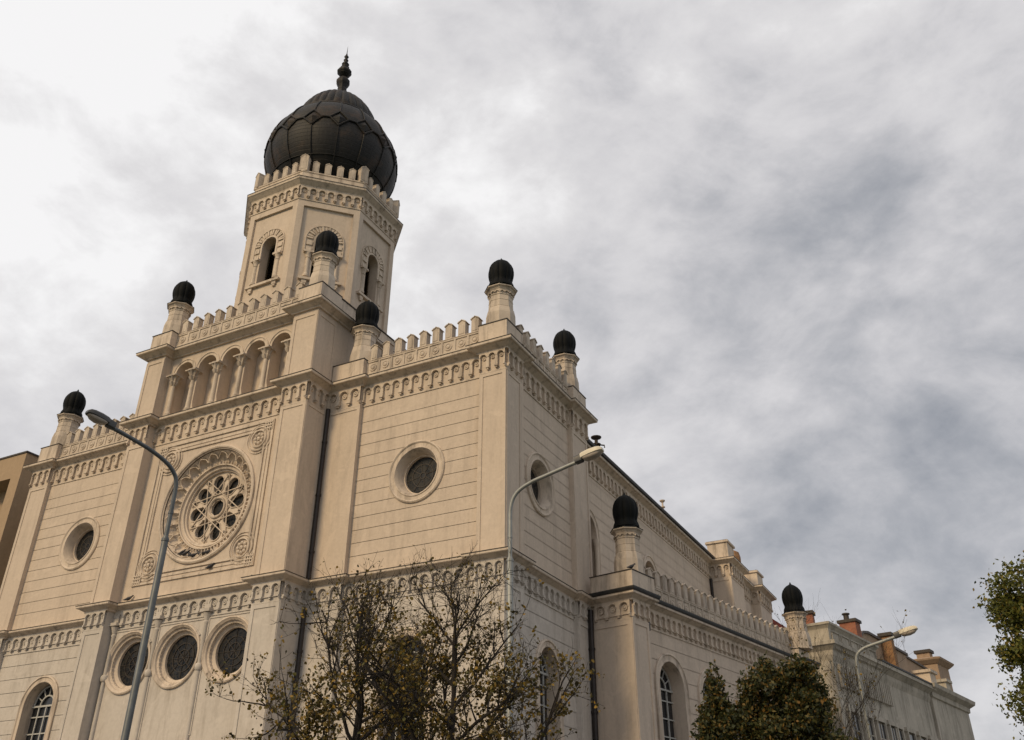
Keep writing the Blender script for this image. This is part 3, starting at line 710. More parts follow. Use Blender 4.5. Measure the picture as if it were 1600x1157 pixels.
# aisle wing, turned outward by eleven degrees ------------------------
AA = 90 - 10.87
FA = Fr(1.58, 5.61, AA)        # u along the street, d outward
FAf = Fr(1.58, 5.61, AA - 90)  # its short front face: u to the right, ends at the corner
AL = 14.4
def fa(u, d): return FA.p(u, d, 0)[:2]
AP = [fa(0, 0), fa(1.0, 0), fa(1.0, -.25), fa(13.4, -.25), fa(13.4, 0), fa(AL, 0), fa(AL, -4.5), fa(6, -4.5), fa(4, -2.6), fa(0, -2.2)]
aw = [(1.0, 2.55 - .75), ]
cs = [2.1 + 2.9 * k for k in range(4)]
cs = [2.61, 5.5, 8.4, 11.3]
sg = []; prev = 1.0
for c in cs:
    a, b = max(prev, c - 1.45), min(13.4, c + 1.45)
    sg.append((a, b, archhole(c, 7.2, 2.5, .86))); prev = b
sg.append((prev, 13.4, None))
wall_plate('wall', S, FA, sg, .8, 9.55, -.25, M['plaster'], [8.42 - .47 * k for k in range(16)])
for c in cs: arched_window(S, FA, c, 7.2, 2.5, .8, -.25, .5, .27)
for u0, u1 in ((0, 1.0), (13.4, AL)):
    mb = MB(); mb.box(FA, u0, u1, -1.8, 0, 0, 9.55); panel_frame(mb, FA, u0, u1, .9, 8.88, 0, .13, .025)
    if u0 == 0: panel_frame(mb, FAf, -1.62, 0, .9, 8.88, 0, .16, .025)
    finish('pilaster', mb, M['plaster' if u0 == 0 else 'pillar'], S)
mb = MB(); mb.sweep(offset(AP, -.8), [(0, .1), (0, 9.6)]); finish('core_wall', mb, M['plaster'], S)
mb = MB(); frieze_mb(mb, FAf, -1.35, 0, 9.5, 8.93, 3, True, 0); frieze_mb(mb, FA, 0, 1.0, 9.5, 8.93, 3, True, 0); frieze_mb(mb, FA, 1.0, 13.4, 9.5, 8.93, 34, True, -.25); frieze_mb(mb, FA, 13.4, AL, 9.5, 8.93, 3, True, 0)
finish('frieze', mb, M['trim'], S)
cornice(AP, LC)
mb = MB(); mb.sweep(AP, [(.2, 9.72), (.33, 9.72), (.35, 9.78), (.35, 9.82), (.2, 9.84)], False); finish('gutter', mb, M['gutter'], S)
parapet(S, FA, 1.15, 13.35, -.3, 9.74, 25, mesh='amerlon', h=.66, hidden=.12, limit=25)
# pedestal of corner turret
PZ = 10.38
pedestal(S, FA, -.27, 1.12, -1.35, .27, 9.73, PZ - .03)
tq = fa(.42, -.24); turret(S, tq[0], tq[1], PZ, R(AA - 90))
pedestal(S, FA, 13.35, AL + .02, -1.2, .02, 9.76, 10.25)
tq2 = fa(13.9, -.12); turret(S, tq2[0], tq2[1], 10.28, R(AA - 90))
q = FA.p(1.12, -.17, 0); pipe([(q[0], q[1], 8.8), (q[0], q[1], .3)], .05)
mb = MB(); mb.box(FA, .98, 1.16, -.25, -.02, 8.72, 9.3); finish('downpipe_head', mb, M['pipe'], S)
pipe([(.10, 6.02 - .25, 9.35), (.10, 6.02 - .25, .3)], .09)

# ================================================================== TOWER (octagon)
TC = (-11.18, 3.11)
def octa(ap, c=TC): r = ap / cos(pi / 8); return [(c[0] + r * cos(pi / 8 + k * pi / 4), c[1] + r * sin(pi / 8 + k * pi / 4)) for k in range(8)]
TA = 3.13; TFZ = 26.95                     # wall apothem, frieze top
tw = MB()
tower = None
half = TA * .41421
Tn = []
for k in range(8):
    ang = k * 45; fr = Fr(TC[0], TC[1], ang)   # d outward from the axis
    Tn.append(fr)
SP = 24.38; wr = .40; WB = 22.5
for fr in Tn:
    star_plate(tw, fr, (0, SP), archpoly(0, WB, SP, wr), rect(-half + .24, half - .24, 19.5, TFZ), TA - .10)
    pth = lambda dd: [fr.p(-wr, dd, WB)] + [fr.p(-wr * cos(pi * q / 16), dd, SP + wr * sin(pi * q / 16)) for q in range(17)] + [fr.p(wr, dd, WB)]
    tw.loft([pth(TA - .1), pth(TA - .62)], False)
    tw.box(fr, -wr, wr, TA - .62, TA - .1, WB - .12, WB)
    for s_ in (-1, 1):          # corner pilaster strips
        u0, u1 = (-half, -half + .26) if s_ < 0 else (half - .26, half)
        tw.box(fr, u0, u1, TA - .3, TA, 19.5, TFZ)
    tw.box(fr, -half + .26, half - .26, TA - .2, TA - .001, TFZ - .95, TFZ)
tower = finish('tower', tw, M['plaster'], S)
mb = MB(); mb.lathe((*TC, 19.6), [(2.45, 0), (2.45, 7.2)], 8, pi / 8); finish('core_wall', mb, M['darkbrown'], tower)  # dark brown core behind the louvres
for k, fr in enumerate(Tn):
    q = MB()         # carved hood with voussoir blocks
    d = TA - .10
    def path(rr, dd, zb): return [fr.p(-rr, dd, zb)] + [fr.p(-rr * cos(pi * t / 20), dd, SP + rr * sin(pi * t / 20)) for t in range(21)] + [fr.p(rr, dd, zb)]
    zc = 23.75
    q.loft([path(.80, d, zc), path(.795, d + .05, zc), path(.76, d + .05, zc), path(.75, d + .012, zc), path(.46, d + .012, zc), path(.45, d + .045, zc), path(.37, d + .045, zc), path(.362, d, zc)], False)
    for t in range(15):
        a = pi * (t + .5) / 15; b_ = .075
        P = [(.48, a - b_ / .5 * .42), (.73, a - b_ / .73 * .5), (.73, a + b_ / .73 * .5), (.48, a + b_ / .5 * .42)]
        q.prism(fr, [(r_ * cos(aa), SP + r_ * sin(aa)) for r_, aa in P], d + .013, d + (.04 if t % 2 else .065))
    for s_ in (-1, 1):
        q.box(fr, s_ * .6 - .12, s_ * .6 + .12, d + .013, d + .045, 23.82, 23.98); q.box(fr, s_ * .6 - .12, s_ * .6 + .12, d + .013, d + .06, 24.08, 24.26)
    w = finish('belfry_window', q, M['trim'], tower)
    for s_ in (-1, 1):
        q = MB(); c = fr.p(s_ * .58, d + .0, 22.5)
        q.lathe(c, [(.13, 0), (.13, .1), (.1, .14), (.085, .2), (.08, .92), (.1, .94), (.09, .97), (.12, 1.08), (.15, 1.14), (.15, 1.16)], 12)
        q.box(fr, s_ * .58 - .2, s_ * .58 + .2, d - .02, d + .15, 23.66, 23.75)
        finish('colonnette', q, M['trim'], w, True)
    q = MB()
    z = WB + .03
    while z < SP + .3:
        ww = wr if z < SP else sqrt(max(.0, wr * wr - (z - SP) ** 2)); q.add([fr.p(-ww, TA - .50, z), fr.p(ww, TA - .50, z), fr.p(ww, TA - .60, z + .07), fr.p(-ww, TA - .60, z + .07)], [(0, 1, 2, 3)]); z += .085
    finish('louvres', q, M['louvre'], w)
    q = MB(); q.box(fr, -.86, .86, d, d + .13, WB - .17, WB - .06)
    for u in (-.62, .62): q.box(fr, u - .1, u + .1, d, d + .09, WB - .32, WB - .18); q.box(fr, u - .07, u + .07, d, d + .08, WB - .40, WB - .32)
    finish('sill', q, M['trim'], w)
if True:
    q = MB(); fr = Tn[1]; q.loft([[fr.p(wr - .004, TA - .12, WB), fr.p(wr - .004, TA - .5, WB)]] + [[fr.p((wr - .004) * cos(t * pi / 24), TA - .12, SP + (wr - .004) * sin(t * pi / 24)), fr.p((wr - .004) * cos(t * pi / 24), TA - .5, SP + (wr - .004) * sin(t * pi / 24))] for t in range(8)], False)
    finish('ochre_reveal', q, M['yellow'], tower)
mb = MB()
for fr in Tn: frieze_mb(mb, fr, -half - .0, half + .0, TFZ, TFZ - .62, 7, False, TA)
finish('frieze', mb, M['trim'], tower)
OC8 = octa(TA)
cornice(OC8, [(0, TFZ - .02), (.07, TFZ), (.09, TFZ + .06), (.12, TFZ + .09), (.25, TFZ + .22), (.28, TFZ + .24), (.29, TFZ + .34), (.22, TFZ + .42), (.0, TFZ + .46)], tower)
# tower parapet: band then merlons
PB = MB(); PB.sweep(octa(TA + .02), [(-.30, TFZ + .4), (.0, TFZ + .4), (.0, TFZ + .80), (.03, TFZ + .82), (.03, TFZ + .88), (-.30, TFZ + .90)]); pb = finish('parapet', PB, M['trim'], tower)
far = MB(); hw = (TA + .02) * .41421
for k, fr in enumerate(Tn):
    vis = k in (0, 1, 2)
    for j in range(4):
        u = -hw + (j + 1) * 2 * hw / 5
        c = fr.p(u, TA - .12, TFZ + .88)
        if k in (0, 1, 2, 3, 7): inst(ME['tmerlon'], 'merlon', c, pb, fr.a)
        else:
            rot = Matrix.Rotation(fr.a, 3, 'Z'); far.add([tuple(Vector(c) + rot @ v.co) for v in ME['tmerlon'].vertices], [tuple(p.vertices) for p in ME['tmerlon'].polygons])
    a = fr.a - pi / 2 + pi / 8; rr = (TA - .10) / cos(pi / 8); c = (TC[0] + rr * cos(a), TC[1] + rr * sin(a), TFZ + .88)
    inst(ME['cmerlon'], 'corner_merlon', c, pb, a + pi / 2)
tag(finish('merlon_row', far, M['parapet'], pb), kind='stuff')
# dome ---------------------------------------------------------------
DZ, DR = 31.0, 3.06
def dprof(z):       # radius at height
    t = (z - DZ) / DR
    return DR * sqrt(max(0, 1 - t * t))
prof = [(2.3, 27.3), (2.35, 28.3)] + [(dprof(DZ + DR * sin(R(a))), DZ + DR * sin(R(a))) for a in range(-52, 41, 4)]
nrib = 16; rot0 = R(-69)
dm = MB(); dm.lathe((*TC, 0), prof, 96, rot0, lambda t, r, z: 1 + (.010 * abs(sin(t * pi * nrib)) if -2.0 < z - DZ < -.2 else .0))
dome = finish('onion_dome', dm, M['copper'], tower, True, ang=50)
rb = MB()
def sp(th, lat, e=.03): r_ = (DR + e * .7) * cos(R(lat)); return (TC[0] + r_ * cos(th), TC[1] + r_ * sin(th), DZ + (DR + e * .7) * sin(R(lat)))
st = 2 * pi / nrib
LA, LB, LC_ = -2.5, 6, 15
for k in range(nrib):
    th = rot0 + st * k
    rb.tube([sp(th, a, .045) for a in (-50, -44, -38, -32, -26, -20, -14, -8, LA)], .028, 6)
    rb.tube([sp(th, a, .035) for a in range(LC_, 40, 3)], .035, 6)
    for s_ in (-1, 1):
        e_ = s_ * st
        rb.tube([sp(th, LA, .05), sp(th + e_ * .18, (LA + LB) / 2, .05), sp(th + e_ * .36, LB, .05), sp(th + e_ * .5, LB, .05)], .048, 6)
        rb.tube([sp(th, LC_, .05), sp(th + e_ * .18, (LC_ + LB) / 2, .05), sp(th + e_ * .36, LB, .05)], .045, 6)
    P = [sp(th, LA + 2.5, .03), sp(th + st * .26, LB, .03), sp(th, LC_ - 2.5, .03), sp(th - st * .26, LB, .03), sp(th, LB, .19)]
    rb.add(P, [(0, 1, 4), (1, 2, 4), (2, 3, 4), (3, 0, 4)])
for lat, r_ in ((-30, .03),): rb.tube([sp(rot0 + 2 * pi * k / 96, lat, .035) for k in range(97)], r_, 5, False)
finish('dome_rib', rb, M['copper'], dome, True)
cp = MB(); cz = 0
ell = [(2.05 * sqrt(max(0, 1 - ((z - 32.5) / 3.0) ** 2)), z) for z in (33.22, 33.4, 33.7, 34.0, 34.3, 34.6, 34.85, 35.05, 35.22, 35.34, 35.42)]
cp.lathe((*TC, 0), [(2.1, 32.96), (2.22, 32.98), (2.29, 33.05), (2.27, 33.14), (2.12, 33.2)] + ell + [(.30, 35.48), (.26, 35.85), (.001, 35.9)], 160, rot0, lambda t, r, z: 1 + (.045 * (abs(sin(t * pi * 32)) ** .5) if 33.3 < z < 35.4 else 0))
finish('dome_cap', cp, M['copper'], dome, True, ang=60)
fn = MB()
def lob(t, r, z): return 1 + .08 * abs(sin(t * pi * 10))
fn.lathe((*TC, 0), [(.24, 35.4), (.20, 35.95), (.22, 36.2), (.19, 36.35), (.27, 36.5), (.32, 36.66), (.32, 36.78), (.24, 36.93), (.13, 37.02), (.12, 37.08), (.18, 37.12), (.14, 37.17), (.24, 37.26), (.34, 37.38), (.35, 37.46), (.28, 37.6), (.17, 37.7), (.21, 37.78), (.16, 37.86), (.12, 37.92), (.18, 38.02), (.11, 38.14), (.08, 38.24), (.12, 38.32), (.07, 38.42), (.06, 38.5), (.11, 38.58), (.05, 38.7), (.02, 38.85), (.01, 39.2), (.001, 39.4)], 40, 0, lob)
finish('finial', fn, M['copper'], dome, True, ang=60)

# ================================================================== MODERN BUILDING, LEFT
MBD = thing('office_building', 'plain brown clad modern building at the left edge beyond the synagogue', 'building', (-30, 8, 0))
fm = Fr(-24.3, .7, 0); ZT = 17.95
mb = MB(); mb.box(fm, -16, -.9, -15, -.9, 0, ZT - .05); mb.box(fm, -.62, 0, -15, 0, 0, ZT); mb.box(fm, -16, -.62, -15, 0, ZT - 1.1, ZT); 
z = ZT - 4.4
while z > 1: mb.box(fm, -16, -.62, -.9, -.25, z - .95, z); z -= 3.2
finish('wall', mb, M['modern'], MBD)
z = ZT - 4.4
for k in range(5):
    w = MB()
    for u in range(6): 
        w.box(fm, -.9 - 2.4 * (u + 1) + .1, -.9 - 2.4 * u, -.88, -.82, z - .0 + .03, z + 2.2)
    o = finish('window_band', w, M['window_dark'], MBD); b_ = MB()
    for u in range(7): b_.box(fm, -.9 - 2.4 * u, -.82 - 2.4 * u, -.86, -.76, z, z + 2.22)
    finish('window_frame', b_, M['gutter'], o); z -= 3.2
e = MB(); e.box(fm, -16, .04, -15, .04, ZT + .003, ZT + .08); finish('roof_edge', e, M['edge'], MBD)

# ================================================================== HOUSES BEYOND
H1 = thing('town_house', 'pale grey weathered town house with tall attic parapet behind the far turret', 'house', (3, 30, 0))
hu0 = 17.8
HP = [fa(hu0, -.2), fa(24, -.2), fa(24, -9), fa(hu0, -9)]
mb = MB(); mb.sweep(HP, [(0, 0), (0, 10.55)]); finish('wall', mb, M['greyplaster'], H1)
mb = MB(); mb.sweep(HP, [(0, 10.5), (.1, 10.75), (.12, 10.95), (.3, 11.15), (.36, 11.18), (.36, 11.34), (.05, 11.42), (.05, 11.95), (.08, 12.0), (.16, 12.1), (.2, 12.12), (.2, 12.22), (0, 12.28)]); o = finish('cornice', mb, M['greyplaster'], H1)
FH = FA
for k in range(4):
    u = hu0 + 1.2 + 1.75 * k
    for z0 in (6.2, 2.4):
        w = MB(); w.box(FH, u - .5, u + .5, -.2, -.12, z0, z0 + 2.1); ow = finish('window', w, M['window_dark'], H1)
        w = MB(); 
        for a in ((u - .62, u - .5, z0, z0 + 2.2), (u + .5, u + .62, z0, z0 + 2.2), (u - .72, u + .72, z0 + 2.2, z0 + 2.4), (u - .7, u + .7, z0 - .15, z0)): w.box(FH, a[0], a[1], -.2, -.03, a[2], a[3])
        w.box(FH, u - .025, u + .025, -.12, -.09, z0, z0 + 2.1); w.box(FH, u - .5, u + .5, -.12, -.09, z0 + 1.4, z0 + 1.45)
        finish('window_surround', w, M['greyplaster'], ow)
    for j in range(6):
        q = MB(); q.box(FH, u - .85 + j * .29, u - .72 + j * .29, -.2, -.05, 9.4, 10.4); 
        finish('frieze_bracket', q, M['greyplaster'], H1)
q = MB()
for k in range(5):
    u = hu0 + .25 + 1.2 * k
    for a in ((u, u + 1.0, 11.50, 11.53), (u, u + 1.0, 11.85, 11.88), (u, u + .04, 11.53, 11.85), (u + .96, u + 1.0, 11.53, 11.85)): q.box(FH, a[0], a[1], -.15, -.10, a[2], a[3])
for k in range(26): q.box(FH, hu0 + .05 + .235 * k, hu0 + .16 + .235 * k, -.1, .06, 11.0, 11.12)
finish('attic_relief', q, M['greyplaster'], H1)
q = MB(); FHf = Fr(*fa(hu0, -.2), AA - 90)
for u in (-.3, -1.5, -2.7): 
    q.box(FHf, u - .16, u + .16, 0, .06, 2, 10.3); q.box(FHf, u - .2, u + .2, 0, .1, 10.1, 10.5)
finish('pilaster', q, M['greyplaster'], H1)
c = fa(23.4, -1.0); q = MB(); q.box(Fr(c[0], c[1], AA - 90), -.42, .42, -.35, .35, 11.9, 13.35); q2 = finish('chimney', q, M['brick'], H1)
q = MB(); q.box(Fr(c[0], c[1], AA - 90), -.5, .5, -.43, .43, 13.352, 13.5); q.lathe((c[0] - .1, c[1], 13.5), [(.14, 0), (.14, .3), (.2, .32), (.2, .38), (.05, .42)], 10); finish('chimney_cap', q, M['edge'], q2)

H2 = thing('brown_house', 'brown plastered house with a tall ochre brick chimney in the middle of the row', 'house', (7, 40, 0))
HQ = [fa(24.02, -.25), fa(32.2, -.25), fa(32.2, -9), fa(24.02, -9)]
mb = MB(); mb.sweep(HQ, [(0, 0), (0, 10.6)]); finish('wall', mb, M['greyplaster'], H2)
mb = MB(); mb.sweep(HQ, [(0, 10.5), (.1, 10.75), (.12, 10.95), (.35, 11.15), (.42, 11.18), (.42, 11.36), (.05, 11.46), (0, 11.5)]); o = finish('cornice', mb, M['greyplaster'], H2)
e = MB(); e.sweep(HQ, [(.30, 11.37), (.46, 11.37), (.46, 11.46), (.30, 11.47)], False); finish('gutter', e, M['gutter'], o)
mb = MB(); mb.prism(FH, [(24.3, 11.3), (32.2, 11.3), (32.2, 13.2), (26.0, 13.3), (25.2, 13.2), (24.3, 12.7)], -8, -1.0); finish('attic_wall', mb, M['browngable'], H2)
e = MB(); e.prism(FH, [(26.0, 13.305), (32.3, 13.205), (32.3, 13.33), (25.9, 13.43), (25.1, 13.3), (24.2, 12.8), (24.3, 12.71), (25.2, 13.21)], -8.1, -.9); finish('roof_edge', e, M['roof'], H2)
def chim(parent, u, d, z0, z1, w, mat):
    c = fa(u, d); f = Fr(c[0], c[1], AA - 90); q = MB(); q.box(f, -w, w, -w * .8, w * .8, z0, z1); o = finish('chimney', q, M[mat], parent)
    q = MB(); q.box(f, -w - .1, w + .1, -w * .8 - .1, w * .8 + .1, z1 + .002, z1 + .18); finish('chimney_cap', q, M['edge'], o)
chim(H2, 28.2, -.70, 11.3, 13.5, .28, 'ybrick')
for k in range(4):
    u = 25.2 + 1.9 * k
    for z0 in (6.2, 2.4):
        w = MB(); w.box(FH, u - .5, u + .5, -.25, -.17, z0, z0 + 2.1); ow = finish('window', w, M['window_dark'], H2)
        w = MB()
        for a in ((u - .62, u - .5, z0, z0 + 2.2), (u + .5, u + .62, z0, z0 + 2.2), (u - .72, u + .72, z0 + 2.2, z0 + 2.4)): w.box(FH, a[0], a[1], -.25, -.08, a[2], a[3])
        finish('window_surround', w, M['greyplaster'], ow)

H3 = thing('end_house', 'pale end house with small parapet piers, farthest in the row', 'house', (10, 55, 0))
HT = [fa(32.25, -.1), fa(39.6, -.1), fa(39.6, -9), fa(32.25, -9)]
mb = MB(); mb.sweep(HT, [(0, 0), (0, 10.8), (.1, 10.85), (.12, 11.1), (.4, 11.3), (.45, 11.5), (.05, 11.6), (0, 11.65)]); finish('wall', mb, M['greyplaster'], H3)
def ppier(u, w, z, mat, d=0.02):
    q = MB(); q.box(FH, u - w, u + w, d - 1.2, d, 11.6, z); q.box(FH, u - w - .12, u + w + .12, d - 1.3, d + .12, z + .002, z + .16); finish('parapet_pier', q, M[mat], H3)
ppier(33.0, .55, 12.2, 'trim'); ppier(35.9, .45, 12.1, 'greyplaster')
mb = MB(); mb.prism(FH, [(32.4, 11.6), (36.9, 11.6), (36.9, 13.05), (32.4, 13.2)], -8, -1.2); finish('attic_wall', mb, M['browngable'], H3)
e = MB(); e.prism(FH, [(32.4, 13.205), (36.95, 13.055), (36.95, 13.17), (32.4, 13.32)], -8.1, -1.1); finish('roof_edge', e, M['roof'], H3)
mb = MB(); mb.sweep([fa(37.0, -.6), fa(39.3, -.6), fa(39.3, -4), fa(37.0, -4)], [(0, 11.6), (0, 13.45), (.08, 13.5), (.3, 13.7), (.34, 13.8), (0, 13.9)]); finish('roof_pavilion', mb, M['browngable'], H3)
chim(H3, 34.6, -2.2, 12.8, 13.5, .32, 'roof'); chim(H3, 35.8, -2.2, 12.8, 13.45, .32, 'roof'); chim(H3, 37.6, -1.4, 13.8, 14.25, .4, 'browngable')

H4 = thing('red_roofed_house', 'house with a red tiled roof and brick chimney behind the battlemented aisle', 'house', (-1, 37, 0))
mb = MB(); mb.box(W0, -6, 1.6, -45, -35, 0, 13.2); finish('wall', mb, M['greyplaster'], H4)
mb = MB(); mb.add([(-5.2, 34.3, 13.4), (2.4, 34.3, 13.4), (2.4, 46, 13.4), (-5.2, 46, 13.4), (-1.1, 35.6, 16.35), (-1.1, 46, 16.35)], [(0, 1, 4), (1, 2, 5, 4), (0, 4, 5, 3), (2, 3, 5)]); finish('roof', mb, M['tile'], H4)
mb = MB(); mb.box(W0, 1.35, 1.9, -37.2, -36.6, 11.0, 16.0); oc = finish('chimney', mb, M['brick'], H4)
mb = MB(); mb.box(W0, 1.27, 1.98, -37.3, -36.5, 16.002, 16.2); finish('chimney_cap', mb, M['edge'], oc)

# ================================================================== STREET LAMPS
def lamp_head(mb, mb2, mb3, p, dirv, L=.78, s=1.):
    """luminaire: p = neck point, dirv = pointing direction; gear box at the neck, hood, lens below"""
    x = Vector(dirv).normalized(); y = Vector((0, 0, 1)).cross(x).normalized(); z = x.cross(y)
    def sec(t, w, h0, h1, n=16, e=.5):
        c = Vector(p) + x * t * L * s; o = []
        for k in range(n):
            a = 2 * pi * (k + .5) / n; yy = cos(a); zz = sin(a)
            o.append(tuple(c + y * (w * s * (abs(yy) ** e) * (1 if yy > 0 else -1)) + z * ((h1 if zz > 0 else h0) * s * (abs(zz) ** e) * (1 if zz > 0 else -1))))
        return o
    mb.loft([sec(*a) for a in ((.22, .125, .03, .13), (.30, .15, .03, .145), (.55, .17, .03, .15), (.80, .165, .03, .135), (.93, .14, .03, .11), (1.0, .09, .02, .06))], True, True, True)
    mb2.loft([sec(*a) for a in ((.26, .11, .05, -.025), (.34, .14, .10, -.025), (.60, .15, .13, -.025), (.80, .13, .11, -.025), (.93, .08, .05, -.025))], True, True, True)
    mb3.loft([sec(t, w, a, b, 16, .28) for t, w, a, b in ((-.04, .06, .05, .09), (-.02, .10, .08, .12), (.22, .105, .08, .125), (.245, .09, .07, .10))], True, True, True)
def street_lamp(label, x, y, prof, hd, rp, pm, hm, hs=1., zf=None):
    L = thing('street_lamp', label, 'street lamp', (x, y, 0), 'curved arm street lamps'); H = prof[0][1]; zf = zf or H * .43
    mb = MB(); mb.tube([(x, y, 0), (x, y, .9), (x, y, .94), (x, y, zf), (x, y, zf + .06)], [rp * 1.9, rp * 1.9, rp * 1.6, rp * 1.5, rp * 1.05], 14); mb.tube([(x, y, zf + .05), (x, y, H)], [rp, rp], 12)
    for zz in (zf - .05, zf + .5): mb.tube([(x, y, zz), (x, y, zz + .05)], [rp * 1.75 if zz < zf else rp * 1.2] * 2, 14)
    mb.box(Fr(x, y, 30), -.06, .06, -rp * 1.9, rp * 1.98, .5, .85)
    finish('pole', mb, M[pm], L, True)
    h_ = Vector((hd[0], hd[1], 0)).normalized(); P = [Vector((x, y, z)) + h_ * q for q, z in prof]
    Q = []
    for k in range(len(P) - 1):         # Catmull-Rom
        p0, p1, p2, p3 = P[max(0, k - 1)], P[k], P[k + 1], P[min(len(P) - 1, k + 2)]
        for m in range(5):
            t = m / 5; Q.append(.5 * ((2 * p1) + (p2 - p0) * t + (2 * p0 - 5 * p1 + 4 * p2 - p3) * t * t + (3 * p1 - p0 - 3 * p2 + p3) * t ** 3))
    Q.append(P[-1]); mb = MB(); mb.tube(Q, rp * .96, 12); finish('arm', mb, M[pm], L, True)
    d = (P[-1] - P[-2]).normalized(); h = MB(); l = MB(); k_ = MB(); lamp_head(h, l, k_, P[-1] - d * .02 + Vector((0, 0, .03)), d, .82, hs)
    hd_ = finish('lamp_head', h, M[hm], L, True); finish('lens', l, M['lensgrey'], hd_, True); finish('gear_box', k_, M['lampdark'], hd_, True)
street_lamp('dark street lamp leaning its curved arm left in front of the rose window', -1.96, -10.17, [(0, 7.9), (0, 8.2), (.015, 8.43), (.09, 8.6), (.3, 8.77), (.65, 8.9), (1.0, 8.98), (1.3, 9.035), (1.55, 9.075)], (-.2, -1), .042, 'poledark', 'lampdark', .70, 7.3)
street_lamp('pale street lamp with arm reaching right at the corner of the synagogue', 2.28, -4.03, [(0, 8.8), (0, 9.1), (.03, 9.32), (.12, 9.52), (.3, 9.67), (.6, 9.79), (.9, 9.86), (1.2, 9.93), (1.5, 10.0), (1.75, 10.055)], (1, 0), .048, 'polegrey', 'lamplight', .85, 8.0)
street_lamp('distant pale street lamp with arm reaching right before the houses', 7.0, 13.7, [(0, 8.0), (0, 8.45), (.08, 8.75), (.3, 8.93), (.6, 9.03), (.9, 9.10), (1.2, 9.17), (1.5, 9.24)], (1, 0), .06, 'polegrey', 'lamplight', 1.0)

# ================================================================== TREES
def make_tree(label, x, y, h, spread, seed, mat, leaves, lsize, name='autumn_tree', lean=(0, 0), up=.55, levels=4, zfork=.35, rad=.11, group=None, cat='tree', leafp=1., zrange=None, leaf_lo=None):
    rnd = random.Random(seed); root = thing(name, label, cat, (x, y, 0), group)
    tr = MB(); tips = []
    def branch(p, d, L, r, lv):
        n = max(3, int(L / .22)); P = [p]; RR = [r]; q = Vector(p); dd = Vector(d).normalized()
        for i in range(n):
            dd = (dd + Vector((rnd.gauss(0, .13), rnd.gauss(0, .13), rnd.gauss(.035 * (1 if lv > 0 else 0), .09)))).normalized()
            q = q + dd * (L / n); P.append(q.copy()); RR.append(r * (1 - .62 * (i + 1) / n))
            if lv >= levels - 2: tips.append((q.copy(), dd.copy(), lv))
        tr.tube(P, RR, 8 if lv == 0 else 6 if lv < 2 else 4 if lv < 3 else 3)
        if lv < levels:
            nb = (5, 6, 6, 5, 4)[lv] + rnd.randint(0, 1)
            for k in range(nb):
                t = (.35 + .62 * (k + rnd.random()) / nb) if lv else (.5 + .5 * (k + rnd.random()) / nb)
                i = min(len(P) - 2, int(t * (len(P) - 1))); dv = (P[i + 1] - P[i]).normalized()
                a = rnd.uniform(0, 2 * pi); side = Vector((cos(a), sin(a), rnd.uniform(-.1, .5))).normalized()
                nd_ = (dv * rnd.uniform(.5, .9) + side * rnd.uniform(.7, 1.1) * spread + Vector((0, 0, up * .5))).normalized()
                branch(P[i], nd_, L * rnd.uniform(.42, .68) * (1.25 if lv == 0 else 1), max(.004, RR[i] * rnd.uniform(.45, .65)), lv + 1)
    branch(Vector((x, y, 0)), Vector((lean[0], lean[1], 1)), h * .52, rad, 0)
    # scale the whole tree so its top is at h
    zmax = max(v[2] for v in tr.v); k = h / zmax
    S3 = lambda v: (x + (v[0] - x) * k, y + (v[1] - y) * k, v[2] * k)
    tr.v = [S3(v) for v in tr.v]
    finish('trunk', tr, M['bark'], root, True)
    lf = MB(); cl = {}
    pool = [t for t in tips]
    wts = []
    for (q, d, lv) in pool:
        z = q.z * k; w = 1.0
        if leaf_lo is not None: w = 1.0 if z < leaf_lo * h else .10
        # clumps: hash cell
        key = (int(q.x * 1.6), int(q.y * 1.6), int(q.z * 1.6)); cl.setdefault(key, rnd.random() ** 1.6)
        wts.append(w * cl[key])
    ch = rnd.choices(pool, wts, k=leaves)
    for (q, d, lv) in ch:
        c = Vector(S3(q)) + Vector((rnd.gauss(0, .05), rnd.gauss(0, .05), rnd.gauss(-.03, .05))); s = lsize * rnd.uniform(.5, 1.25)
        a = Vector((rnd.gauss(0, 1), rnd.gauss(0, 1), rnd.gauss(-.4, .8))).normalized(); b = a.cross(Vector((rnd.gauss(0, 1), rnd.gauss(0, 1), rnd.gauss(0, 1)))).normalized(); n_ = a.cross(b)
        lf.add([tuple(c), tuple(c + a * s * .35 + b * s * .32 + n_ * s * .1), tuple(c + a * s), tuple(c + a * s * .35 - b * s * .32 + n_ * s * .1)], [(0, 1, 2), (0, 2, 3)])
    finish('crown', lf, M[mat], root); return root
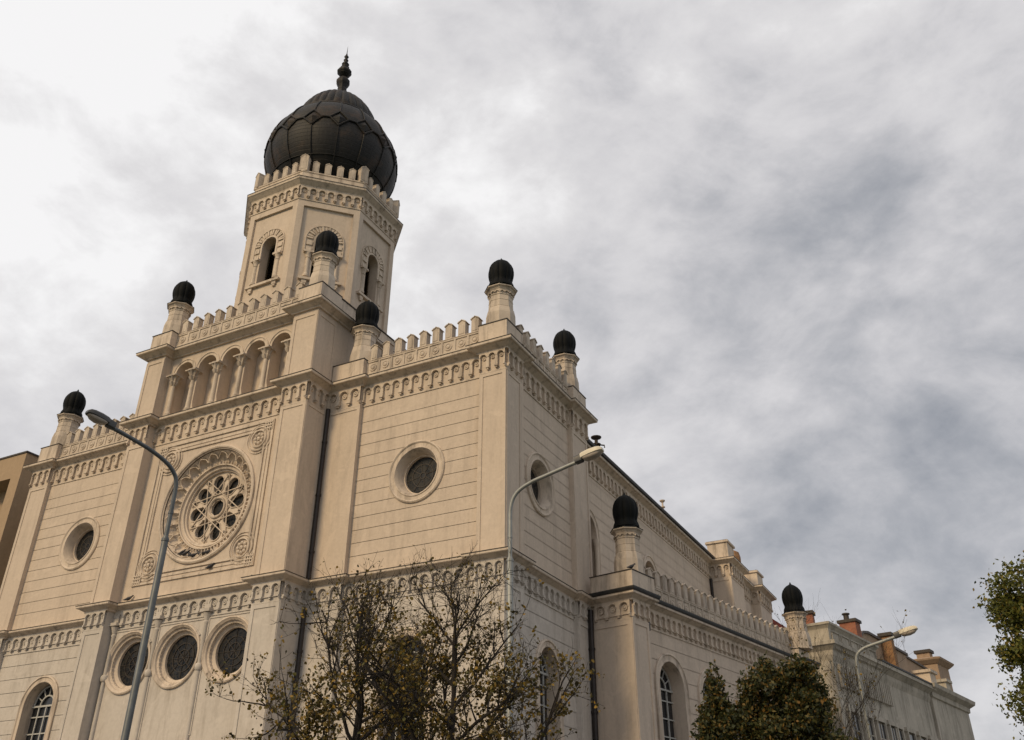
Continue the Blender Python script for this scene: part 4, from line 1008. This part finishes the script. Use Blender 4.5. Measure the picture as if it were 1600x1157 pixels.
def autumn_tree(label, x, y, h, rmax, seed, leaves, zf=.42, rad=.10):
    rnd = random.Random(seed); root = thing('autumn_tree', label, 'tree', (x, y, 0), 'half bare autumn trees'); tr = MB(); tips = []
    G3 = lambda s_: Vector((rnd.gauss(0, s_), rnd.gauss(0, s_), rnd.gauss(0, s_)))
    def limb(p, d, L, r0, r1, lift, sides, seg=.22, wob=.12, keep=0):
        n = max(3, int(L / seg)); P = [Vector(p)]; q = Vector(p); dd = Vector(d).normalized(); D = [dd]
        for k in range(n):
            dd = (dd + G3(wob) + Vector((0, 0, lift))).normalized(); q = q + dd * (L / n); P.append(q.copy()); D.append(dd.copy())
            if keep: tips.append((q.copy(), keep))
        tr.tube(P, [r0 + (r1 - r0) * k / n for k in range(n + 1)], sides); return P, D
    T, TD_ = limb((x, y, 0), (rnd.uniform(-.03, .03), rnd.uniform(-.03, .03), 1), h * .90, rad * 1.25, .012, .06, 9, .35, .035)
    nl = 15
    for k in range(nl):
        f = zf + (.93 - zf) * (k / (nl - 1)) ** 1.1; i0 = min(len(T) - 2, int(f / .93 * (len(T) - 1) * .98)); a = k * 2.4 + rnd.uniform(-.5, .5)
        g = (f - zf) / (1 - zf); L = rmax * (1.02 - .72 * g) * rnd.uniform(.8, 1.12); el = .30 + 1.0 * g + rnd.uniform(-.12, .15)
        r = .052 * (1 - .72 * g)
        P, D = limb(T[i0], (cos(a) * cos(el), sin(a) * cos(el), sin(el)), L, r, .010, .045, 7, .25, .11)
        ns = 6 + int(L * 2.2)
        for m in range(ns):
            t = .22 + .78 * (m + rnd.random() * .8) / ns; i1 = min(len(P) - 1, int(t * (len(P) - 1))); d1 = (D[i1] * .75 + G3(.5) + Vector((0, 0, .35))).normalized()
            P2, D2 = limb(P[i1], d1, L * rnd.uniform(.22, .42) * (1.2 - .5 * t) + .25, max(.008, r * .42), .004, .05, 5, .16, .14, 1)
            for w_ in range(5):
                i2 = rnd.randint(1, len(P2) - 1); d2 = (D2[i2] * .7 + G3(.5) + Vector((0, 0, .22))).normalized()
                P3, D3 = limb(P2[i2], d2, rnd.uniform(.28, .6), .006, .0028, .04, 3, .12, .13, 2)
                for v_ in range(3):
                    i3 = rnd.randint(1, len(P3) - 1); limb(P3[i3], (D3[i3] + G3(.6)).normalized(), rnd.uniform(.12, .28), .0035, .002, .02, 3, .1, .12, 3)
    zt = sorted(t[0].z for t in tips)[int(len(tips) * .997)]; k = h / zt
    finish('trunk', tr, M['bark'], root, True) if abs(k - 1) < 1e-9 else None
    S3 = lambda v: (v[0], v[1], v[2] * k)
    if abs(k - 1) >= 1e-9: tr.v = [S3(v) for v in tr.v]; finish('trunk', tr, M['bark'], root, True)
    cell = {}; W = []
    for q, lv in tips:
        z = q.z * k / h; key = (round(q.x * 1.5), round(q.y * 1.5), round(q.z * 1.5)); cell.setdefault(key, rnd.random() ** 2.2 + .03)
        W.append(cell[key] * (1 if z < .74 else .42 if z < .84 else .10))
    lf = MB()
    for q, lv in rnd.choices(tips, W, k=leaves):
        c = Vector(S3(q)) + G3(.045); s_ = .064 * rnd.uniform(.55, 1.25)
        a = (G3(1) + Vector((0, 0, -.5))).normalized(); b = a.cross(G3(1)).normalized(); n_ = a.cross(b)
        lf.add([tuple(c), tuple(c + a * s_ * .3 + b * s_ * .4 + n_ * s_ * .12), tuple(c + a * s_ * .75 + b * s_ * .28), tuple(c + a * s_), tuple(c + a * s_ * .75 - b * s_ * .28), tuple(c + a * s_ * .3 - b * s_ * .4 + n_ * s_ * .12)], [(0, 1, 2, 3), (0, 3, 4, 5)])
    finish('crown', lf, M['autumn'], root); return root
autumn_tree('half bare autumn tree in front of the synagogue wall, the left one of the pair', 1.3, -8.0, 6.95, 3.5, 11, 7500)
autumn_tree('half bare autumn tree before the synagogue corner, the right one of the pair', 3.2, -7.6, 6.9, 2.9, 5, 7000)

def cloud_tree(label, name, x, y, z0, lobes, mat, n, ls, seed, cat='tree', trunk=.12):
    rnd = random.Random(seed); root = thing(name, label, cat, (x, y, 0)); tr = MB()
    tr.tube([(x, y, 0), (x + .05, y, z0 * .6), (x, y, z0)], [trunk, trunk * .8, trunk * .55], 8); lf = MB()
    vol = sum(l[3] * l[4] * l[5] for l in lobes)
    for (lx, ly, lz, rx, ry, rz) in lobes:
        for _ in range(5):
            a = rnd.uniform(0, 2 * pi); e = Vector((lx + rx * .8 * cos(a), ly + ry * .8 * sin(a), lz + rz * rnd.uniform(-.6, .9)))
            m = Vector(((x + lx) / 2, (y + ly) / 2, (z0 * .9 + lz) / 2)); tr.tube([(x, y, z0 * .8), tuple(m), (lx, ly, lz), tuple(e)], [trunk * .5, trunk * .35, trunk * .2, .008], 5)
        clumps = [Vector((rnd.gauss(0, .5), rnd.gauss(0, .5), rnd.gauss(0, .5))) for _ in range(44)]
        clumps = [c if c.length < 1 else c.normalized() * rnd.uniform(.7, 1.05) for c in clumps]
        for _ in range(int(n * rx * ry * rz / vol)):
            cc = rnd.choice(clumps); q = Vector((lx + (cc.x + rnd.gauss(0, .15)) * rx, ly + (cc.y + rnd.gauss(0, .15)) * ry, lz + (cc.z + rnd.gauss(0, .14)) * rz)); s = ls * rnd.uniform(.6, 1.3)
            a = Vector((rnd.gauss(0, 1), rnd.gauss(0, 1), rnd.gauss(0, 1))).normalized(); b = a.cross(Vector((rnd.gauss(0, 1), rnd.gauss(0, 1), rnd.gauss(0, 1)))).normalized()
            lf.add([tuple(q), tuple(q + a * s * .4 + b * s * .3), tuple(q + a * s), tuple(q + a * s * .4 - b * s * .3)], [(0, 1, 2, 3)])
    finish('trunk', tr, M['bark'], root, True); finish('crown', lf, M[mat], root); return root
cloud_tree('green leafy tree cut off by the right edge of the photo', 'leafy_tree', 14.2, 3.0, 4.5, [(13.1, 2.9, 7.45, 1.3, 1.2, .85), (12.15, 2.9, 7.25, .65, .7, .5), (13.1, 2.9, 6.4, 1.2, 1.2, .95), (12.05, 2.9, 6.3, .55, .6, .4), (12.9, 3, 5.3, 1.3, 1.3, 1.0), (13.3, 3, 4.2, 1.7, 1.5, 1.2)], 'olive', 60000, .095, 5)
cloud_tree('small pointed evergreen in front of the aisle window', 'evergreen_tree', 6.45, -2.8, 1.5, [(6.36, -2.8, 5.0, .2, .2, .5), (6.38, -2.8, 4.55, .38, .38, .5), (6.42, -2.8, 3.9, .6, .6, .7), (6.9, -2.7, 4.45, .2, .2, .4)], 'darkgreen', 14000, .085, 9, trunk=.08)
cloud_tree('broad dark green and rust tree in front of the far turret', 'garden_tree', 7.8, -2.4, 2.2, [(7.35, -2.5, 4.9, .55, .6, .62), (7.95, -2.4, 4.95, .6, .6, .62), (8.0, -2.4, 4.5, .45, .6, .5), (7.7, -2.4, 3.9, .95, .8, .75), (7.0, -2.5, 4.4, .4, .4, .6)], 'darkgreen', 26000, .085, 12, trunk=.1)
tw_ = make_tree('leafless twiggy tree beside the far onion turret', 5.9, 10.5, 10.6, .7, 41, 'autumn', 500, .09, name='bare_tree', levels=4, rad=.10, up=.9)

# ================================================================== PIGEONS
def pigeon(x, y, z, rz, label):
    mb = MB(); f = Vector((cos(rz), sin(rz), 0)); s = Vector((-sin(rz), cos(rz), 0)); u = Vector((0, 0, 1)); rings = []
    for t, r_, dz in ((-.17, .012, .03), (-.10, .03, .045), (-.03, .055, .07), (.04, .06, .09), (.09, .04, .125), (.105, .03, .15), (.125, .032, .172), (.145, .022, .178), (.17, .006, .172)):
        c = Vector((x, y, z)) + f * t + u * dz; rings.append([tuple(c + s * cos(2 * pi * k / 10) * r_ + u * sin(2 * pi * k / 10) * r_) for k in range(10)])
    mb.loft(rings, True, True, True)
    for sg_ in (-1, 1): mb.tube([(x + s.x * .02 * sg_, y + s.y * .02 * sg_, z + .04), (x + s.x * .02 * sg_, y + s.y * .02 * sg_, z)], .006, 4)
    o = finish('pigeon', mb, M['pigeon'], None, True); tag(o, label, 'pigeon', 'pigeons resting on the facade')
zr = 12.83
GP = 'dark pigeon perched inside the bottom rim of the rose window'
for k, (a, r_, d, rz) in enumerate(((-112, 1.86, .12, .4), (-106, 1.84, .15, 2.6), (-99, 1.88, .1, 1.2), (-93, 1.80, .2, 3.), (-117, 1.9, .1, .2), (-86, 1.84, .15, 2.), (-79, 1.86, .12, 1.)) ):
    aa = R(a); pigeon(RC[0] + r_ * cos(aa), YR + d, RC[1] + r_ * sin(aa) + .02, rz, GP)
pigeon(-8.55, YR - .12, 9.79, 2.2, 'dark pigeon standing on the cornice left of the right bay pier')
pigeon(-13.9, YR - .12, 9.79, .5, 'dark pigeon standing on the cornice beside the left bay pier')
pigeon(-10.45, YR - .07, 10.42, .3, 'dark pigeon on the ledge of the frame just below the rose window')
pigeon(*fa(-.2, .22), PZ + .01, .9, 'dark pigeon on the pedestal corner of the aisle turret')

# ================================================================== GROUND
def sheet(name, pts, z, mat):
    mb = MB(); mb.add([(x, y, z) for x, y in pts], [tuple(range(len(pts)))]); o = finish(name, mb, M[mat]); o['kind'] = 'structure'; return o
sheet('ground', [(-900, -900), (900, -900), (900, 900), (-900, 900)], -.12, 'grass')
sheet('road', [(-400, -26), (400, -26), (400, -12), (-400, -12)], -.116, 'asphalt')
sheet('side_road', [(13.5 + 0, -12), (22, -12), (60, 190), (50, 190)], -.116, 'asphalt')
mb = MB(); mb.add([(x, y, z) for z in (-.2, 0) for x, y in ((-400, -12), (13, -12), (50, 188), (-400, 188))], [(0, 1, 2, 3), (4, 5, 6, 7), (0, 1, 5, 4), (1, 2, 6, 5), (2, 3, 7, 6), (3, 0, 4, 7)]); o = finish('pavement', mb, M['paving']); o['kind'] = 'structure'
mb = MB()
for k in range(-30, 31): mb.add([(k * 8 + a, -19 + b, -.112) for a, b in ((0, 0), (3, 0), (3, .14), (0, .14))], [(0, 1, 2, 3)])
o = finish('road_markings', mb, M['white']); o['kind'] = 'structure'

# ================================================================== SKY AND LIGHT
SUN_AZ, SUN_EL = 14, 34         # degrees left of the facade normal, elevation
sd = Vector((-sin(R(SUN_AZ)) * cos(R(SUN_EL)), -cos(R(SUN_AZ)) * cos(R(SUN_EL)), sin(R(SUN_EL))))
sl = bpy.data.lights.new('sun', 'SUN'); sl.energy = 2.25; sl.angle = R(11); sl.color = (1, .76, .45)
so = bpy.data.objects.new('sun', sl); COL.objects.link(so); so.rotation_euler = sd.to_track_quat('Z', 'Y').to_euler(); so.location = (0, 0, 60)

CAMF, PITCH, ROLL, YAW = 1419.07918, .540511071, 1.88645641e-3, .482803323
CAMLOC = Vector((11.76815948, -22.05698127, 1.6))
cp_, sp_, cr, sr, cy_, sy_ = cos(PITCH), sin(PITCH), cos(ROLL), sin(ROLL), cos(YAW), sin(YAW)
Fv = Vector((-sy_ * cp_, cy_ * cp_, sp_)); R0 = Vector((cy_, sy_, 0)); U0 = R0.cross(Fv); Rv = R0 * cr + U0 * sr; Uv = U0 * cr - R0 * sr
def view(px, py): return (Fv * CAMF + Rv * (px - 800) - Uv * (py - 533)).normalized()

SKYOFF = (2.9, 6.3, 9.4)
w = bpy.data.worlds.new('World'); scene.world = w; w.use_nodes = True; nt = w.node_tree; bg = nt.nodes['Background']
tc = nt.nodes.new('ShaderNodeTexCoord'); G = tc.outputs['Generated']
sky = nt.nodes.new('ShaderNodeTexSky'); sky.sky_type = 'NISHITA'; sky.sun_disc = False; sky.sun_elevation = R(SUN_EL); sky.sun_rotation = R(180 + SUN_AZ)
sep = nt.nodes.new('ShaderNodeSeparateXYZ'); nt.links.new(G, sep.inputs[0])
def math(op, a, b=None, cl=False):
    n = nt.nodes.new('ShaderNodeMath'); n.operation = op; n.use_clamp = cl
    for i, v in enumerate((a, b)):
        if v is None: continue
        if hasattr(v, 'node'): nt.links.new(v, n.inputs[i])
        else: n.inputs[i].default_value = v
    return n.outputs[0]
zz = math('ADD', math('MAXIMUM', sep.outputs[2], 0.), .22)
cb = nt.nodes.new('ShaderNodeCombineXYZ'); nt.links.new(math('DIVIDE', sep.outputs[0], zz), cb.inputs[0]); nt.links.new(math('DIVIDE', sep.outputs[1], zz), cb.inputs[1])
mp = nt.nodes.new('ShaderNodeMapping'); mp.inputs['Rotation'].default_value = (0, 0, R(35)); mp.inputs['Scale'].default_value = (1.15, 1.6, 1); mp.inputs['Location'].default_value = SKYOFF; mp.inputs['Rotation'].default_value = (R(20), R(-30), R(10)); mp.inputs['Scale'].default_value = (1, 1, 1.5); nt.links.new(G, mp.inputs[0])
n1 = noise(nt, mp.outputs[0], 3.0, 10, .58, .35); n2 = noise(nt, mp.outputs[0], 9.5, 9, .6, .2)
cl = math('ADD', math('MULTIPLY', n1, .62), math('MULTIPLY', n2, .38))
def dot(v):
    n = nt.nodes.new('ShaderNodeVectorMath'); n.operation = 'DOT_PRODUCT'; nt.links.new(G, n.inputs[0]); n.inputs[1].default_value = v; return n.outputs['Value']
gl = math('POWER', math('MAXIMUM', dot(view(20, -60)), 0), 18.)
dk = math('POWER', math('MAXIMUM', dot(view(1560, 860)), 0), 9.)
v = math('ADD', math('ADD', math('MULTIPLY', cl, 1.12), .0), math('MULTIPLY', gl, .28)); v = math('SUBTRACT', v, math('MULTIPLY', dk, .16))
east = math('POWER', math('MAXIMUM', dot(Vector((.93, -.28, .22)).normalized()), 0), 2.)  # unseen eastern sky darkened on purpose to dim the light on the side walls
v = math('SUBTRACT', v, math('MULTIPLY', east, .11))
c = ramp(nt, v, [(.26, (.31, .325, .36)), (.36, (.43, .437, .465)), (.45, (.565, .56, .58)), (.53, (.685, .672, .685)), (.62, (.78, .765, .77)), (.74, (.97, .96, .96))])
skys = mix(nt, 1, sky.outputs[0], (.1, .1, .1), 'MULTIPLY')
c = mix(nt, .06, c, skys)
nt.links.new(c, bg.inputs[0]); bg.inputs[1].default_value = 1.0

# ================================================================== CAMERA
cam = bpy.data.cameras.new('camera'); co = bpy.data.objects.new('camera', cam); COL.objects.link(co)
m = Matrix((Rv, Uv, -Fv)).transposed().to_4x4(); m.translation = CAMLOC; co.matrix_world = m
cam.sensor_fit = 'HORIZONTAL'; cam.sensor_width = 36; cam.lens = 36 * CAMF / 1600; cam.shift_x = 0; cam.shift_y = (533 - 578.5) / 1600
cam.clip_start = .1; cam.clip_end = 3000; scene.camera = co
scene.view_settings.view_transform = 'Standard'; scene.view_settings.look = 'None'; scene.view_settings.exposure = 0; scene.view_settings.gamma = 1
scene.cycles.max_bounces = 5
